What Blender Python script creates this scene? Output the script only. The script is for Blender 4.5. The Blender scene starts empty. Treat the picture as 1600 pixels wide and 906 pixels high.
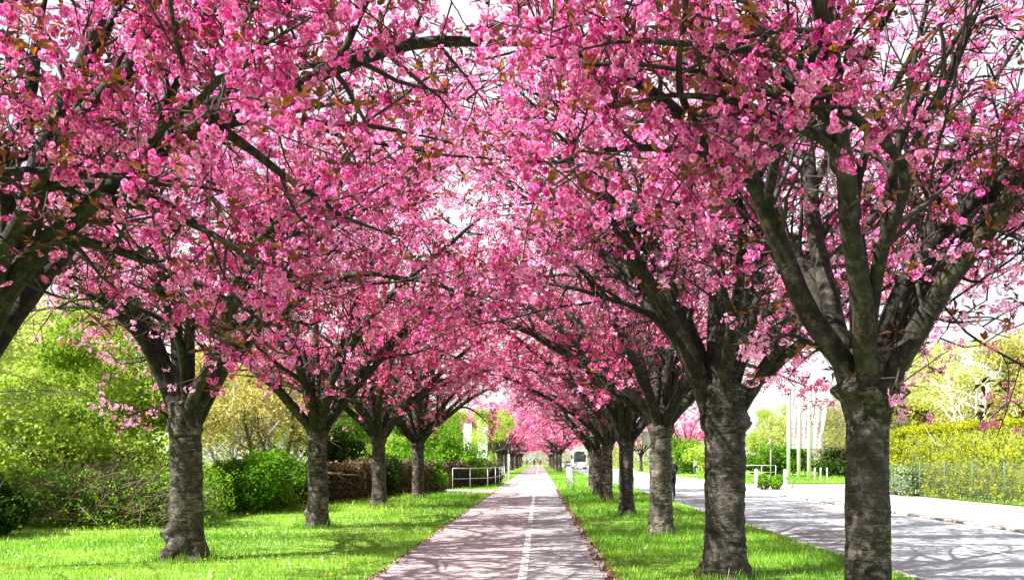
import bpy, math, random
import numpy as np
from mathutils import Vector, Matrix, noise as mnoise

SC = bpy.context.scene
COL = SC.collection
R = math.radians

# ------------------------------------------------------------------ camera
cam_d = bpy.data.cameras.new('camera')
cam_d.sensor_width = 36.0
cam_d.lens = 31.5
cam_d.shift_x = -0.02625
cam_d.shift_y = 0.1656
cam_d.clip_start = 0.1
cam_d.clip_end = 3000
cam = bpy.data.objects.new('camera', cam_d)
cam.location = (0, 0, 1.5)
cam.rotation_euler = (R(90), 0, 0)
COL.objects.link(cam)
SC.camera = cam

# ------------------------------------------------------------------ light
SUN_DIR = Vector((-0.92, -0.45, 1.05)).normalized()      # towards the sun
elev = math.asin(SUN_DIR.z)
world = bpy.data.worlds.new('World')
SC.world = world
world.use_nodes = True
nt = world.node_tree
nt.nodes.clear()
w_out = nt.nodes.new('ShaderNodeOutputWorld')
w_bg = nt.nodes.new('ShaderNodeBackground')
w_sky = nt.nodes.new('ShaderNodeTexSky')
w_sky.sky_type = 'NISHITA'
w_sky.sun_disc = False
w_sky.sun_elevation = elev
w_sky.sun_rotation = math.atan2(SUN_DIR.x, SUN_DIR.y)
w_sky.air_density = 1.0
w_sky.dust_density = 2.0
w_tc = nt.nodes.new('ShaderNodeTexCoord')
w_map = nt.nodes.new('ShaderNodeMapping')
w_map.inputs['Scale'].default_value = (1.0, 1.0, 2.6)
w_n = nt.nodes.new('ShaderNodeTexNoise')
w_n.inputs['Scale'].default_value = 2.2
w_n.inputs['Detail'].default_value = 7
w_n.inputs['Roughness'].default_value = 0.55
w_r = nt.nodes.new('ShaderNodeValToRGB')
w_r.color_ramp.elements[0].position = 0.34
w_r.color_ramp.elements[0].color = (0.45, 0.45, 0.45, 1)
w_r.color_ramp.elements[1].position = 0.55
w_r.color_ramp.elements[1].color = (0.97, 0.97, 0.97, 1)
w_mix = nt.nodes.new('ShaderNodeMix')
w_mix.data_type = 'RGBA'
w_mix.inputs[7].default_value = (7.0, 7.1, 7.3, 1)
nt.links.new(w_tc.outputs['Generated'], w_map.inputs['Vector'])
nt.links.new(w_map.outputs[0], w_n.inputs['Vector'])
nt.links.new(w_n.outputs['Fac'], w_r.inputs['Fac'])
nt.links.new(w_r.outputs['Color'], w_mix.inputs[0])
nt.links.new(w_sky.outputs['Color'], w_mix.inputs[6])
nt.links.new(w_mix.outputs[2], w_bg.inputs['Color'])
w_bg.inputs['Strength'].default_value = 0.055
nt.links.new(w_bg.outputs[0], w_out.inputs['Surface'])

sun_d = bpy.data.lights.new('sun', 'SUN')
sun_d.energy = 5.0
sun_d.angle = R(0.5)
sun_d.color = (1.0, 0.96, 0.88)
sun = bpy.data.objects.new('sun', sun_d)
sun.rotation_euler = SUN_DIR.to_track_quat('Z', 'Y').to_euler()
sun.location = (-30, -10, 40)
COL.objects.link(sun)

SC.view_settings.view_transform = 'Standard'
SC.view_settings.look = 'None'
SC.view_settings.gamma = 1
SC.view_settings.exposure = 1.72
SC.cycles.max_bounces = 8
SC.cycles.diffuse_bounces = 2
SC.cycles.transmission_bounces = 2
SC.cycles.transparent_max_bounces = 4

# ------------------------------------------------------------------ helpers
def P(px, py, D):
    """world point that lies D metres ahead, given in photograph units"""
    return np.array(((px - 842) * D / 1400.0, D, 1.5 + (718 - py) * D / 1400.0))

def tag(o, label=None, cat=None, group=None, kind=None):
    if label: o['label'] = label
    if cat: o['category'] = cat
    if group: o['group'] = group
    if kind: o['kind'] = kind
    return o

def empty(name, loc=(0, 0, 0), rz=0.0, label=None, cat=None, group=None):
    o = bpy.data.objects.new(name, None)
    o.empty_display_size = 0.3
    o.location = tuple(loc)
    o.rotation_euler = (0, 0, rz)
    COL.objects.link(o)
    return tag(o, label, cat, group)

def link_mesh(name, me, parent=None, kind=None, loc=None):
    o = bpy.data.objects.new(name, me)
    COL.objects.link(o)
    if parent is not None: o.parent = parent
    if kind: o['kind'] = kind
    if loc is not None: o.location = tuple(loc)
    return o

def copy_tree(o, parent=None):
    c = o.copy(); COL.objects.link(c); c.parent = parent
    for ch in list(o.children):
        copy_tree(ch, c)
    return c

def np_mesh(name, V, F, mat=None, tint=None, smooth=False, mats=None, fm=None):
    me = bpy.data.meshes.new(name)
    V = np.asarray(V, dtype=np.float32); F = np.asarray(F, dtype=np.int32)
    n, k = F.shape
    me.vertices.add(len(V)); me.vertices.foreach_set('co', V.ravel())
    me.loops.add(n * k); me.loops.foreach_set('vertex_index', F.ravel())
    me.polygons.add(n)
    me.polygons.foreach_set('loop_start', np.arange(0, n * k, k, dtype=np.int32))
    if smooth: me.polygons.foreach_set('use_smooth', np.ones(n, dtype=bool))
    if mats:
        for m in mats: me.materials.append(m)
        me.polygons.foreach_set('material_index', np.asarray(fm, dtype=np.int32))
    elif mat: me.materials.append(mat)
    if tint is not None:
        a = me.attributes.new('tint', 'FLOAT', 'POINT')
        a.data.foreach_set('value', np.asarray(tint, dtype=np.float32))
    me.update(calc_edges=True)
    return me

class MB:
    """collects quads and links them as one mesh"""
    def __init__(s): s.V = []; s.F = []; s.n = 0; s.M = []
    def add(s, V, F, m=0):
        V = np.asarray(V, float); F = np.asarray(F, int)
        s.V.append(V); s.F.append(F + s.n); s.n += len(V); s.M.append(np.full(len(F), m))
        return s
    def box(s, c, size, rz=0.0, m=0, taper=1.0, rx=0.0):
        x, y, z = [a / 2 for a in size]
        v = np.array([(-x, -y, -z), (x, -y, -z), (x, y, -z), (-x, y, -z),
                      (-x * taper, -y * taper, z), (x * taper, -y * taper, z), (x * taper, y * taper, z), (-x * taper, y * taper, z)])
        if rx:
            cx, sx = math.cos(rx), math.sin(rx)
            v = v @ np.array([(1, 0, 0), (0, cx, sx), (0, -sx, cx)])
        ca, sa = math.cos(rz), math.sin(rz)
        v = v @ np.array([(ca, sa, 0), (-sa, ca, 0), (0, 0, 1)]) + np.array(c)
        s.add(v, [(0, 3, 2, 1), (4, 5, 6, 7), (0, 1, 5, 4), (1, 2, 6, 5), (2, 3, 7, 6), (3, 0, 4, 7)], m)
        return s
    def tube(s, pts, rad, sides=8, cap=True, m=0):
        v, f = tube(pts, rad, sides, cap); s.add(v, f, m); return s
    def mesh(s, name, mat, smooth=False):
        V = np.concatenate(s.V); F = np.concatenate(s.F)
        if isinstance(mat, (list, tuple)):
            return np_mesh(name, V, F, None, None, smooth, mats=mat, fm=np.concatenate(s.M))
        return np_mesh(name, V, F, mat, None, smooth)
    def obj(s, name, mat, parent=None, smooth=False, kind=None):
        return link_mesh(name, s.mesh(name, mat, smooth), parent, kind)

def tube(pts, rad, sides=8, cap=True):
    pts = np.asarray(pts, float); n = len(pts)
    rad = np.broadcast_to(np.asarray(rad, float), (n,)).copy()
    T = np.gradient(pts, axis=0); T /= np.linalg.norm(T, axis=1)[:, None] + 1e-9
    ref = np.array((0, 0, 1.0)) if abs(T[0][2]) < 0.9 else np.array((1.0, 0, 0))
    N = np.zeros_like(T)
    u = np.cross(T[0], ref); u /= np.linalg.norm(u) + 1e-9
    for i in range(n):
        u = u - T[i] * np.dot(u, T[i]); u /= np.linalg.norm(u) + 1e-9
        N[i] = u
    B = np.cross(T, N)
    if cap:
        pts = np.concatenate([pts[:1], pts, pts[-1:]]); N = np.concatenate([N[:1], N, N[-1:]]); B = np.concatenate([B[:1], B, B[-1:]])
        rad = np.concatenate([[rad[0] * 0.02], rad, [rad[-1] * 0.02]]); n += 2
    a = np.linspace(0, 2 * math.pi, sides, endpoint=False)
    V = pts[:, None, :] + rad[:, None, None] * (N[:, None, :] * np.cos(a)[None, :, None] + B[:, None, :] * np.sin(a)[None, :, None])
    V = V.reshape(-1, 3)
    i = np.arange(n - 1)[:, None] * sides; j = np.arange(sides)[None, :]; j2 = (j + 1) % sides
    F = np.stack([i + j, i + j2, i + sides + j2, i + sides + j], axis=-1).reshape(-1, 4)
    return V, F

def catmull(ctrl, step=0.16, jit=0.0, rng=None):
    """ctrl rows x,y,z,r -> resampled points and radii"""
    C = np.asarray(ctrl, float)
    C = np.concatenate([2 * C[:1] - C[1:2], C, 2 * C[-1:] - C[-2:-1]])
    out = []
    for i in range(1, len(C) - 2):
        p0, p1, p2, p3 = C[i - 1:i + 3]
        m = max(2, int(np.linalg.norm(p2[:3] - p1[:3]) / step))
        for k in range(m):
            t = k / m
            out.append(0.5 * (2 * p1 + (p2 - p0) * t + (2 * p0 - 5 * p1 + 4 * p2 - p3) * t * t + (3 * p1 - p0 - 3 * p2 + p3) * t ** 3))
    out.append(C[-2]); out = np.array(out)
    if jit and rng is not None:
        n = len(out); w = rng.normal(0, jit, (n, 3)); w = (w + np.roll(w, 1, 0) + np.roll(w, -1, 0)) / 2
        w[:3] = 0; out[:, :3] += w
    return out[:, :3], np.maximum(out[:, 3], 0.003)

def rand_rot(rng, n):
    q = rng.normal(size=(n, 4)); q /= np.linalg.norm(q, axis=1)[:, None]
    w, x, y, z = q.T
    return np.stack([np.stack([1 - 2 * (y * y + z * z), 2 * (x * y - z * w), 2 * (x * z + y * w)], -1),
                     np.stack([2 * (x * y + z * w), 1 - 2 * (x * x + z * z), 2 * (y * z - x * w)], -1),
                     np.stack([2 * (x * z - y * w), 2 * (y * z + x * w), 1 - 2 * (x * x + y * y)], -1)], 1)

def spin_rot(rng, n, tilt=0.35):
    """mostly upright: a spin about z and a small tilt"""
    a = rng.uniform(0, 2 * math.pi, n); c, s = np.cos(a), np.sin(a); o = np.zeros(n); l = np.ones(n)
    Z = np.stack([np.stack([c, -s, o], -1), np.stack([s, c, o], -1), np.stack([o, o, l], -1)], 1)
    b = rng.normal(0, tilt, n); c, s = np.cos(b), np.sin(b)
    X = np.stack([np.stack([l, o, o], -1), np.stack([o, c, -s], -1), np.stack([o, s, c], -1)], 1)
    return X @ Z

def scatter(name, templates, pos, rot, scale, tint, mat, rng):
    """one mesh holding a copy of a template at each position"""
    pos = np.asarray(pos, float); n = len(pos)
    which = rng.integers(0, len(templates), n)
    VV, FF, TT = [], [], []; off = 0
    for k, (tv, tf, tt) in enumerate(templates):
        idx = np.nonzero(which == k)[0]
        if not len(idx): continue
        v = np.einsum('nij,mj->nmi', rot[idx], tv) * scale[idx][:, None, None] + pos[idx][:, None, :]
        m = len(tv)
        f = tf[None] + (np.arange(len(idx)) * m)[:, None, None] + off
        VV.append(v.reshape(-1, 3)); FF.append(f.reshape(-1, 4)); TT.append((tt[None] + tint[idx][:, None]).ravel())
        off += m * len(idx)
    return np_mesh(name, np.concatenate(VV), np.concatenate(FF), mat, np.concatenate(TT))

# ------------------------------------------------------------------ materials
def new_mat(name):
    m = bpy.data.materials.new(name); m.use_nodes = True
    t = m.node_tree; t.nodes.clear()
    return m, t, t.nodes.new('ShaderNodeOutputMaterial')

def ramp(t, cols):
    r = t.nodes.new('ShaderNodeValToRGB'); e = r.color_ramp.elements
    while len(e) < len(cols): e.new(0.5)
    for i, (p, c) in enumerate(cols):
        e[i].position = p; e[i].color = (*c, 1)
    return r

def math_node(t, op, a, b):
    n = t.nodes.new('ShaderNodeMath'); n.operation = op
    for i, v in enumerate((a, b)):
        if isinstance(v, (int, float)): n.inputs[i].default_value = v
        else: t.links.new(v, n.inputs[i])
    return n.outputs[0]

def petal_mat(name, cols, transl=0.45, per_obj=False, isl=0.42, gloss=0.0, big=0.0):
    m, t, out = new_mat(name)
    at = t.nodes.new('ShaderNodeAttribute'); at.attribute_name = 'tint'
    ge = t.nodes.new('ShaderNodeNewGeometry')
    v = math_node(t, 'ADD', at.outputs['Fac'], math_node(t, 'MULTIPLY', math_node(t, 'SUBTRACT', ge.outputs['Random Per Island'], 0.5), isl))
    if per_obj:
        oi = t.nodes.new('ShaderNodeObjectInfo')
        v = math_node(t, 'ADD', v, math_node(t, 'MULTIPLY', math_node(t, 'SUBTRACT', oi.outputs['Random'], 0.5), 0.35))
    if big:
        tc = t.nodes.new('ShaderNodeTexCoord'); nz = t.nodes.new('ShaderNodeTexNoise'); nz.inputs['Scale'].default_value = big
        t.links.new(tc.outputs['Object'], nz.inputs['Vector'])
        v = math_node(t, 'ADD', v, math_node(t, 'MULTIPLY', math_node(t, 'SUBTRACT', nz.outputs['Fac'], 0.5), 1.0))
    r = ramp(t, cols); t.links.new(v, r.inputs['Fac'])
    d = t.nodes.new('ShaderNodeBsdfDiffuse'); tr = t.nodes.new('ShaderNodeBsdfTranslucent')
    t.links.new(r.outputs['Color'], d.inputs['Color']); t.links.new(r.outputs['Color'], tr.inputs['Color'])
    mx = t.nodes.new('ShaderNodeMixShader'); mx.inputs[0].default_value = transl
    t.links.new(d.outputs[0], mx.inputs[1]); t.links.new(tr.outputs[0], mx.inputs[2])
    last = mx.outputs[0]
    if gloss:
        g = t.nodes.new('ShaderNodeBsdfGlossy'); g.inputs['Roughness'].default_value = 0.45
        g.inputs['Color'].default_value = (0.8, 0.85, 0.8, 1)
        mg = t.nodes.new('ShaderNodeMixShader'); mg.inputs[0].default_value = gloss
        t.links.new(last, mg.inputs[1]); t.links.new(g.outputs[0], mg.inputs[2]); last = mg.outputs[0]
    t.links.new(last, out.inputs['Surface'])
    return m

def solid_mat(name, col, rough=0.6, metal=0.0, var=0.15, scale=8.0, bump=0.0, bscale=60.0, spec=0.5):
    m, t, out = new_mat(name)
    b = t.nodes.new('ShaderNodeBsdfPrincipled')
    b.inputs['Roughness'].default_value = rough; b.inputs['Metallic'].default_value = metal
    b.inputs['Specular IOR Level'].default_value = spec
    tc = t.nodes.new('ShaderNodeTexCoord'); nz = t.nodes.new('ShaderNodeTexNoise')
    nz.inputs['Scale'].default_value = scale; nz.inputs['Detail'].default_value = 5
    t.links.new(tc.outputs['Object'], nz.inputs['Vector'])
    r = ramp(t, [(0.3, tuple(c * (1 - var) for c in col)), (0.7, tuple(min(1, c * (1 + var)) for c in col))])
    t.links.new(nz.outputs['Fac'], r.inputs['Fac']); t.links.new(r.outputs['Color'], b.inputs['Base Color'])
    if bump:
        n2 = t.nodes.new('ShaderNodeTexNoise'); n2.inputs['Scale'].default_value = bscale; n2.inputs['Detail'].default_value = 4
        t.links.new(tc.outputs['Object'], n2.inputs['Vector'])
        bp = t.nodes.new('ShaderNodeBump'); bp.inputs['Strength'].default_value = bump; bp.inputs['Distance'].default_value = 0.01
        t.links.new(n2.outputs['Fac'], bp.inputs['Height']); t.links.new(bp.outputs[0], b.inputs['Normal'])
    t.links.new(b.outputs[0], out.inputs['Surface'])
    return m

def bark_mat(name, dark, mid, light, moss, moss_amt=0.55, bands=True, bstr=0.9):
    m, t, out = new_mat(name)
    b = t.nodes.new('ShaderNodeBsdfPrincipled'); b.inputs['Roughness'].default_value = 0.8
    b.inputs['Specular IOR Level'].default_value = 0.3
    tc = t.nodes.new('ShaderNodeTexCoord')
    mp = t.nodes.new('ShaderNodeMapping'); mp.inputs['Scale'].default_value = (2.4, 2.4, 9.5) if bands else (9, 9, 9)
    t.links.new(tc.outputs['Object'], mp.inputs['Vector'])
    n1 = t.nodes.new('ShaderNodeTexNoise'); n1.inputs['Scale'].default_value = 2.2; n1.inputs['Detail'].default_value = 8
    n1.inputs['Roughness'].default_value = 0.72; n1.inputs['Distortion'].default_value = 0.9
    t.links.new(mp.outputs[0], n1.inputs['Vector'])
    n2 = t.nodes.new('ShaderNodeTexNoise'); n2.inputs['Scale'].default_value = 4.0; n2.inputs['Detail'].default_value = 6
    t.links.new(tc.outputs['Object'], n2.inputs['Vector'])
    n0 = t.nodes.new('ShaderNodeTexNoise'); n0.inputs['Scale'].default_value = 8.0; n0.inputs['Detail'].default_value = 9
    n0.inputs['Roughness'].default_value = 0.75; t.links.new(tc.outputs['Object'], n0.inputs['Vector'])
    fac = math_node(t, 'ADD', math_node(t, 'MULTIPLY', n1.outputs['Fac'], .44), math_node(t, 'MULTIPLY', n0.outputs['Fac'], .56))
    r1 = ramp(t, [(0.41, dark), (0.5, mid), (0.58, light)]); t.links.new(fac, r1.inputs['Fac'])
    r2 = ramp(t, [(0.46, (0, 0, 0)), (0.62, (moss_amt,) * 3)]); t.links.new(n2.outputs['Fac'], r2.inputs['Fac'])
    mx = t.nodes.new('ShaderNodeMix'); mx.data_type = 'RGBA'
    t.links.new(r2.outputs['Color'], mx.inputs[0]); t.links.new(r1.outputs['Color'], mx.inputs[6]); mx.inputs[7].default_value = (*moss, 1)
    oi = t.nodes.new('ShaderNodeObjectInfo'); hv = t.nodes.new('ShaderNodeHueSaturation')
    t.links.new(math_node(t, 'ADD', math_node(t, 'MULTIPLY', oi.outputs['Random'], .7), .7), hv.inputs['Value'])
    t.links.new(mx.outputs[2], hv.inputs['Color']); t.links.new(hv.outputs['Color'], b.inputs['Base Color'])
    n3 = t.nodes.new('ShaderNodeTexNoise'); n3.inputs['Scale'].default_value = 38; n3.inputs['Detail'].default_value = 5
    t.links.new(tc.outputs['Object'], n3.inputs['Vector'])
    h = math_node(t, 'ADD', fac, math_node(t, 'MULTIPLY', n3.outputs['Fac'], 0.45))
    bp = t.nodes.new('ShaderNodeBump'); bp.inputs['Strength'].default_value = bstr; bp.inputs['Distance'].default_value = 0.03
    t.links.new(h, bp.inputs['Height']); t.links.new(bp.outputs[0], b.inputs['Normal'])
    t.links.new(b.outputs[0], out.inputs['Surface'])
    return m

def ground_mat(name, cols, scale=3.0, fine=60.0, finecol=0.25, rough=0.9, bump=0.4, stretch=(1, 1, 1), spec=0.3):
    m, t, out = new_mat(name)
    b = t.nodes.new('ShaderNodeBsdfPrincipled'); b.inputs['Roughness'].default_value = rough
    b.inputs['Specular IOR Level'].default_value = spec
    tc = t.nodes.new('ShaderNodeTexCoord')
    mp = t.nodes.new('ShaderNodeMapping'); mp.inputs['Scale'].default_value = stretch
    t.links.new(tc.outputs['Object'], mp.inputs['Vector'])
    n1 = t.nodes.new('ShaderNodeTexNoise'); n1.inputs['Scale'].default_value = scale; n1.inputs['Detail'].default_value = 6
    t.links.new(mp.outputs[0], n1.inputs['Vector'])
    r1 = ramp(t, cols); t.links.new(n1.outputs['Fac'], r1.inputs['Fac'])
    n2 = t.nodes.new('ShaderNodeTexNoise'); n2.inputs['Scale'].default_value = fine; n2.inputs['Detail'].default_value = 3
    t.links.new(mp.outputs[0], n2.inputs['Vector'])
    r2 = ramp(t, [(0.3, (1 - finecol,) * 3), (0.7, (1 + finecol,) * 3)]); t.links.new(n2.outputs['Fac'], r2.inputs['Fac'])
    mx = t.nodes.new('ShaderNodeMix'); mx.data_type = 'RGBA'; mx.blend_type = 'MULTIPLY'; mx.inputs[0].default_value = 1
    t.links.new(r1.outputs['Color'], mx.inputs[6]); t.links.new(r2.outputs['Color'], mx.inputs[7])
    t.links.new(mx.outputs[2], b.inputs['Base Color'])
    bp = t.nodes.new('ShaderNodeBump'); bp.inputs['Strength'].default_value = bump; bp.inputs['Distance'].default_value = 0.01
    t.links.new(n2.outputs['Fac'], bp.inputs['Height']); t.links.new(bp.outputs[0], b.inputs['Normal'])
    t.links.new(b.outputs[0], out.inputs['Surface'])
    return m

PINK = [(0.0, (0.36, 0.006, 0.10)), (0.28, (0.62, 0.030, 0.27)), (0.58, (0.86, 0.14, 0.47)), (1.0, (0.96, 0.46, 0.76))]
M_blossom = petal_mat('cherry_petals', PINK, 0.34, per_obj=True)
PINKF = [(0.0, (0.38, 0.010, 0.085)), (0.3, (0.66, 0.05, 0.22)), (0.62, (0.86, 0.19, 0.43)), (1.0, (0.96, 0.54, 0.76))]
M_blossom_far = petal_mat('cherry_petals_far', PINKF, 0.36, per_obj=True)
M_bronze = petal_mat('bronze_leaves', [(0.0, (0.035, 0.018, 0.008)), (0.4, (0.12, 0.036, 0.012)), (0.7, (0.27, 0.075, 0.014)), (1.0, (0.40, 0.20, 0.03))], 0.5, True, gloss=0.05)
M_bark = bark_mat('cherry_bark', (0.009, 0.0075, 0.0065), (0.040, 0.033, 0.028), (0.22, 0.19, 0.155), (0.035, 0.030, 0.020), 0.75)
M_limb = bark_mat('cherry_limb_bark', (0.005, 0.004, 0.0035), (0.013, 0.010, 0.008), (0.06, 0.053, 0.037), (0.032, 0.031, 0.015), 0.4, bands=False, bstr=0.6)
M_twig = solid_mat('cherry_twigs', (0.028, 0.018, 0.014), 0.8, var=0.4)
M_bgbark = bark_mat('wood_bark', (0.04, 0.03, 0.02), (0.12, 0.10, 0.07), (0.28, 0.24, 0.18), (0.10, 0.14, 0.04), 0.6)
M_palebark = bark_mat('pale_bark', (0.35, 0.31, 0.25), (0.6, 0.56, 0.48), (0.78, 0.75, 0.68), (0.5, 0.48, 0.4), 0.3)
M_brush = solid_mat('dry_twigs', (0.17, 0.12, 0.08), 0.9, var=0.4)

# ------------------------------------------------------------------ templates
rngT = np.random.default_rng(11)
def petal(az, tilt, L, W, root=0.004, cup=0.3):
    """one petal as a bent diamond of one quad"""
    d = np.array((math.cos(az) * math.cos(tilt), math.sin(az) * math.cos(tilt), math.sin(tilt)))
    s = np.array((-math.sin(az), math.cos(az), 0))
    up = np.cross(d, s) * -1
    return np.array([d * root, d * L * 0.62 + s * W / 2 + up * L * cup * .3, d * L, d * L * 0.62 - s * W / 2 + up * L * cup * .3])

def flower(rng, outer=6, inner=5, r=0.026):
    V = []; ph = rng.uniform(0, 6.28)
    for k in range(outer):
        V.append(petal(ph + k * 6.283 / outer + rng.normal(0, .12), rng.uniform(0.0, 0.45), r * rng.uniform(.9, 1.12), r * 1.15))
    for k in range(inner):
        V.append(petal(ph + .5 + k * 6.283 / max(1, inner) + rng.normal(0, .2), rng.uniform(0.7, 1.2), r * rng.uniform(.65, .85), r * 0.9))
    V = np.array(V).reshape(-1, 3)
    F = np.arange(len(V)).reshape(-1, 4)
    t = np.concatenate([np.tile([0.0, .12, .2, .12], outer), np.tile([-.1, -.02, .06, -.02], inner)])
    return V, F, t

def align(v):
    v = v / (np.linalg.norm(v) + 1e-9); a = np.array((0, 0, 1.0))
    return np.array(Vector(a).rotation_difference(Vector(v)).to_matrix())

def cluster(rng, nf=5, outer=6, inner=5, r=0.026, spread=0.05, squash=0.8, stalks=False):
    VV, FF, TT = [], [], []; off = 0
    for k in range(nf):
        d = rng.normal(size=3); d[2] = d[2] * 0.7 - 0.25; d /= np.linalg.norm(d)
        c = d * spread * rng.uniform(.75, 1.1) * np.array((1, 1, squash))
        V, F, t = flower(rng, outer, inner, r * rng.uniform(.85, 1.15))
        V = V @ align(d + rng.normal(0, .25, 3)).T + c
        VV.append(V); FF.append(F + off); TT.append(t + rng.normal(0, .09)); off += len(V)
        if stalks:
            V, F = tube([(0, 0, spread * 1.1), c * .5 + (0, 0, spread * .4), c], .0016, 3, cap=False)
            VV.append(V); FF.append(F + off); TT.append(np.full(len(V), -.4)); off += len(V)
    return np.concatenate(VV), np.concatenate(FF), np.concatenate(TT)

T_hi = [cluster(rngT, int(rngT.integers(9, 14)), 8, 7, 0.0215, 0.056, stalks=True) for _ in range(10)]
T_near = [cluster(rngT, 7, 4, 1, 0.0215, 0.050) for _ in range(8)]
T_mid = [cluster(rngT, 6, 3, 1, 0.0265, 0.054) for _ in range(8)]
T_gen = [cluster(rngT, 5, 3, 0, 0.034, 0.058) for _ in range(8)]
T_far = [cluster(rngT, 5, 2, 0, 0.10, 0.13) for _ in range(6)]

def leaf_fold(rng, d, L, W):
    d = d / np.linalg.norm(d); s = np.cross(d, (0, 0, 1.0)); s /= np.linalg.norm(s) + 1e-9
    up = np.cross(s, d); dr = np.array((0, 0, -0.18 * L))
    a = d * 0.01; b = d * L * .5 + dr * .3; c = d * L + dr
    return np.array([a, b, c, d * L * .45 + s * W / 2 + up * W * .25, a + 0, d * L * .45 - s * W / 2 + up * W * .25, c + 0, b + 0])

def leaf_spray(rng, n=5, L=0.085, W=0.032):
    VV = []
    for k in range(n):
        d = rng.normal(size=3); d[2] = abs(d[2]) * .4 + rng.uniform(-.3, .3)
        VV.append(leaf_fold(rng, d, L * rng.uniform(.7, 1.15), W * rng.uniform(.8, 1.2)))
    V = np.concatenate(VV)
    F = np.array([[0, 1, 2, 3], [4, 5, 6, 7]])[None] + (np.arange(n) * 8)[:, None, None]
    return V, F.reshape(-1, 4), np.repeat(rng.normal(0, .12, n), 8)

T_leaf = [leaf_spray(rngT, 6, .105, .036) for _ in range(6)]
T_leaf_lo = [leaf_spray(rngT, 3, .12, .055) for _ in range(5)]

def sprig(rng, n=9, L=0.10, W=0.06, spread=0.14, flat=1.0):
    V = []
    for k in range(n):
        c = rng.normal(0, spread * .55, 3) * np.array((1, 1, flat)); rm = rand_rot(rng, 1)[0]
        l = L * rng.uniform(.6, 1.2); w = W * rng.uniform(.7, 1.2)
        V.append((np.array([(-l / 2, 0, 0), (0, -w / 2, l * .08), (l / 2, 0, 0), (0, w / 2, l * .08)]) @ rm.T) + c)
    V = np.concatenate(V)
    return V, np.arange(len(V)).reshape(-1, 4), np.repeat(rng.normal(0, .1, n), 4)

T_sprig = [sprig(rngT, 9, 0.12, 0.075, 0.22) for _ in range(6)]
T_sprig_s = [sprig(rngT, 6, 0.095, 0.06, 0.10) for _ in range(6)]
T_sprig_w = [sprig(rngT, 9, 0.16, 0.03, 0.20, 1.6) for _ in range(6)]

# ------------------------------------------------------------------ cherry trees
def trunk_mesh(seed, r_mid, r_top, lean=(0, 0), flare=0.10, collar=0.05, collar_z=2.0, top=2.3, sides=36, rings=80, burls=()):
    rng = np.random.default_rng(seed)
    zs = np.linspace(-0.2, top, rings); V = []
    ph = rng.uniform(0, 6.28, 4); lobes = int(rng.integers(4, 7))
    for i, z in enumerate(zs):
        t = max(0, z) / top
        r = r_mid * (1.06 - 0.14 * t) + (r_top - r_mid) * max(0, (t - .75) / .25) ** 1.5
        r += flare * math.exp(-max(z, 0) / 0.16)
        if i == rings - 1: r *= 0.03
        elif i == rings - 2: r *= 0.6
        elif i == rings - 3: r *= 0.9
        for j in range(sides):
            a = 2 * math.pi * j / sides; ca, sa = math.cos(a), math.sin(a)
            rr = r * (1 + 0.045 * math.sin(2 * a + ph[0] + z * 1.2) + 0.03 * math.sin(3 * a + ph[1] - z * .8))
            rr += flare * 0.55 * math.exp(-max(z, 0) / 0.13) * math.cos(lobes * a + ph[2])
            cz = collar_z + .07 * mnoise.noise((ca * 1.6 + seed * 2, sa * 1.6, 5.0))
            rr += collar * math.exp(-((z - cz) / 0.085) ** 2) * (1 + 1.3 * mnoise.noise((ca * 3.2 + seed, sa * 3.2, z * 7)))
            rr += collar * .45 * math.exp(-((z - cz) / 0.14) ** 2) * mnoise.noise((ca * 7 + seed, sa * 7, z * 16))
            nz = mnoise.noise((ca * 1.3 + seed * 3.1, sa * 1.3, z * 2.2)) * 0.10 * r
            nz += mnoise.noise((ca * 2.2 + seed, sa * 2.2, z * 18)) * 0.03 * r
            nz += mnoise.noise((ca * 6 + seed, sa * 6, z * 9)) * 0.05 * r + mnoise.noise((ca * 14 + seed, sa * 14, z * 22)) * 0.03 * r
            for (bz, ba, br, bh) in burls:
                da = (a - ba + math.pi) % (2 * math.pi) - math.pi
                nz += bh * math.exp(-((z - bz) / br) ** 2 - (da * r_mid / br) ** 2) * (1 + mnoise.noise((ca * 9, sa * 9, z * 14)) * .8)
            rr += nz
            V.append((rr * ca + lean[0] * z / top, rr * sa + lean[1] * z / top, z))
    i = np.arange(rings - 1)[:, None] * sides; j = np.arange(sides)[None]; j2 = (j + 1) % sides
    F = np.stack([i + j, i + j2, i + sides + j2, i + sides + j], -1).reshape(-1, 4)
    return np_mesh('trunk', V, F, M_bark, smooth=True)

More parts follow.
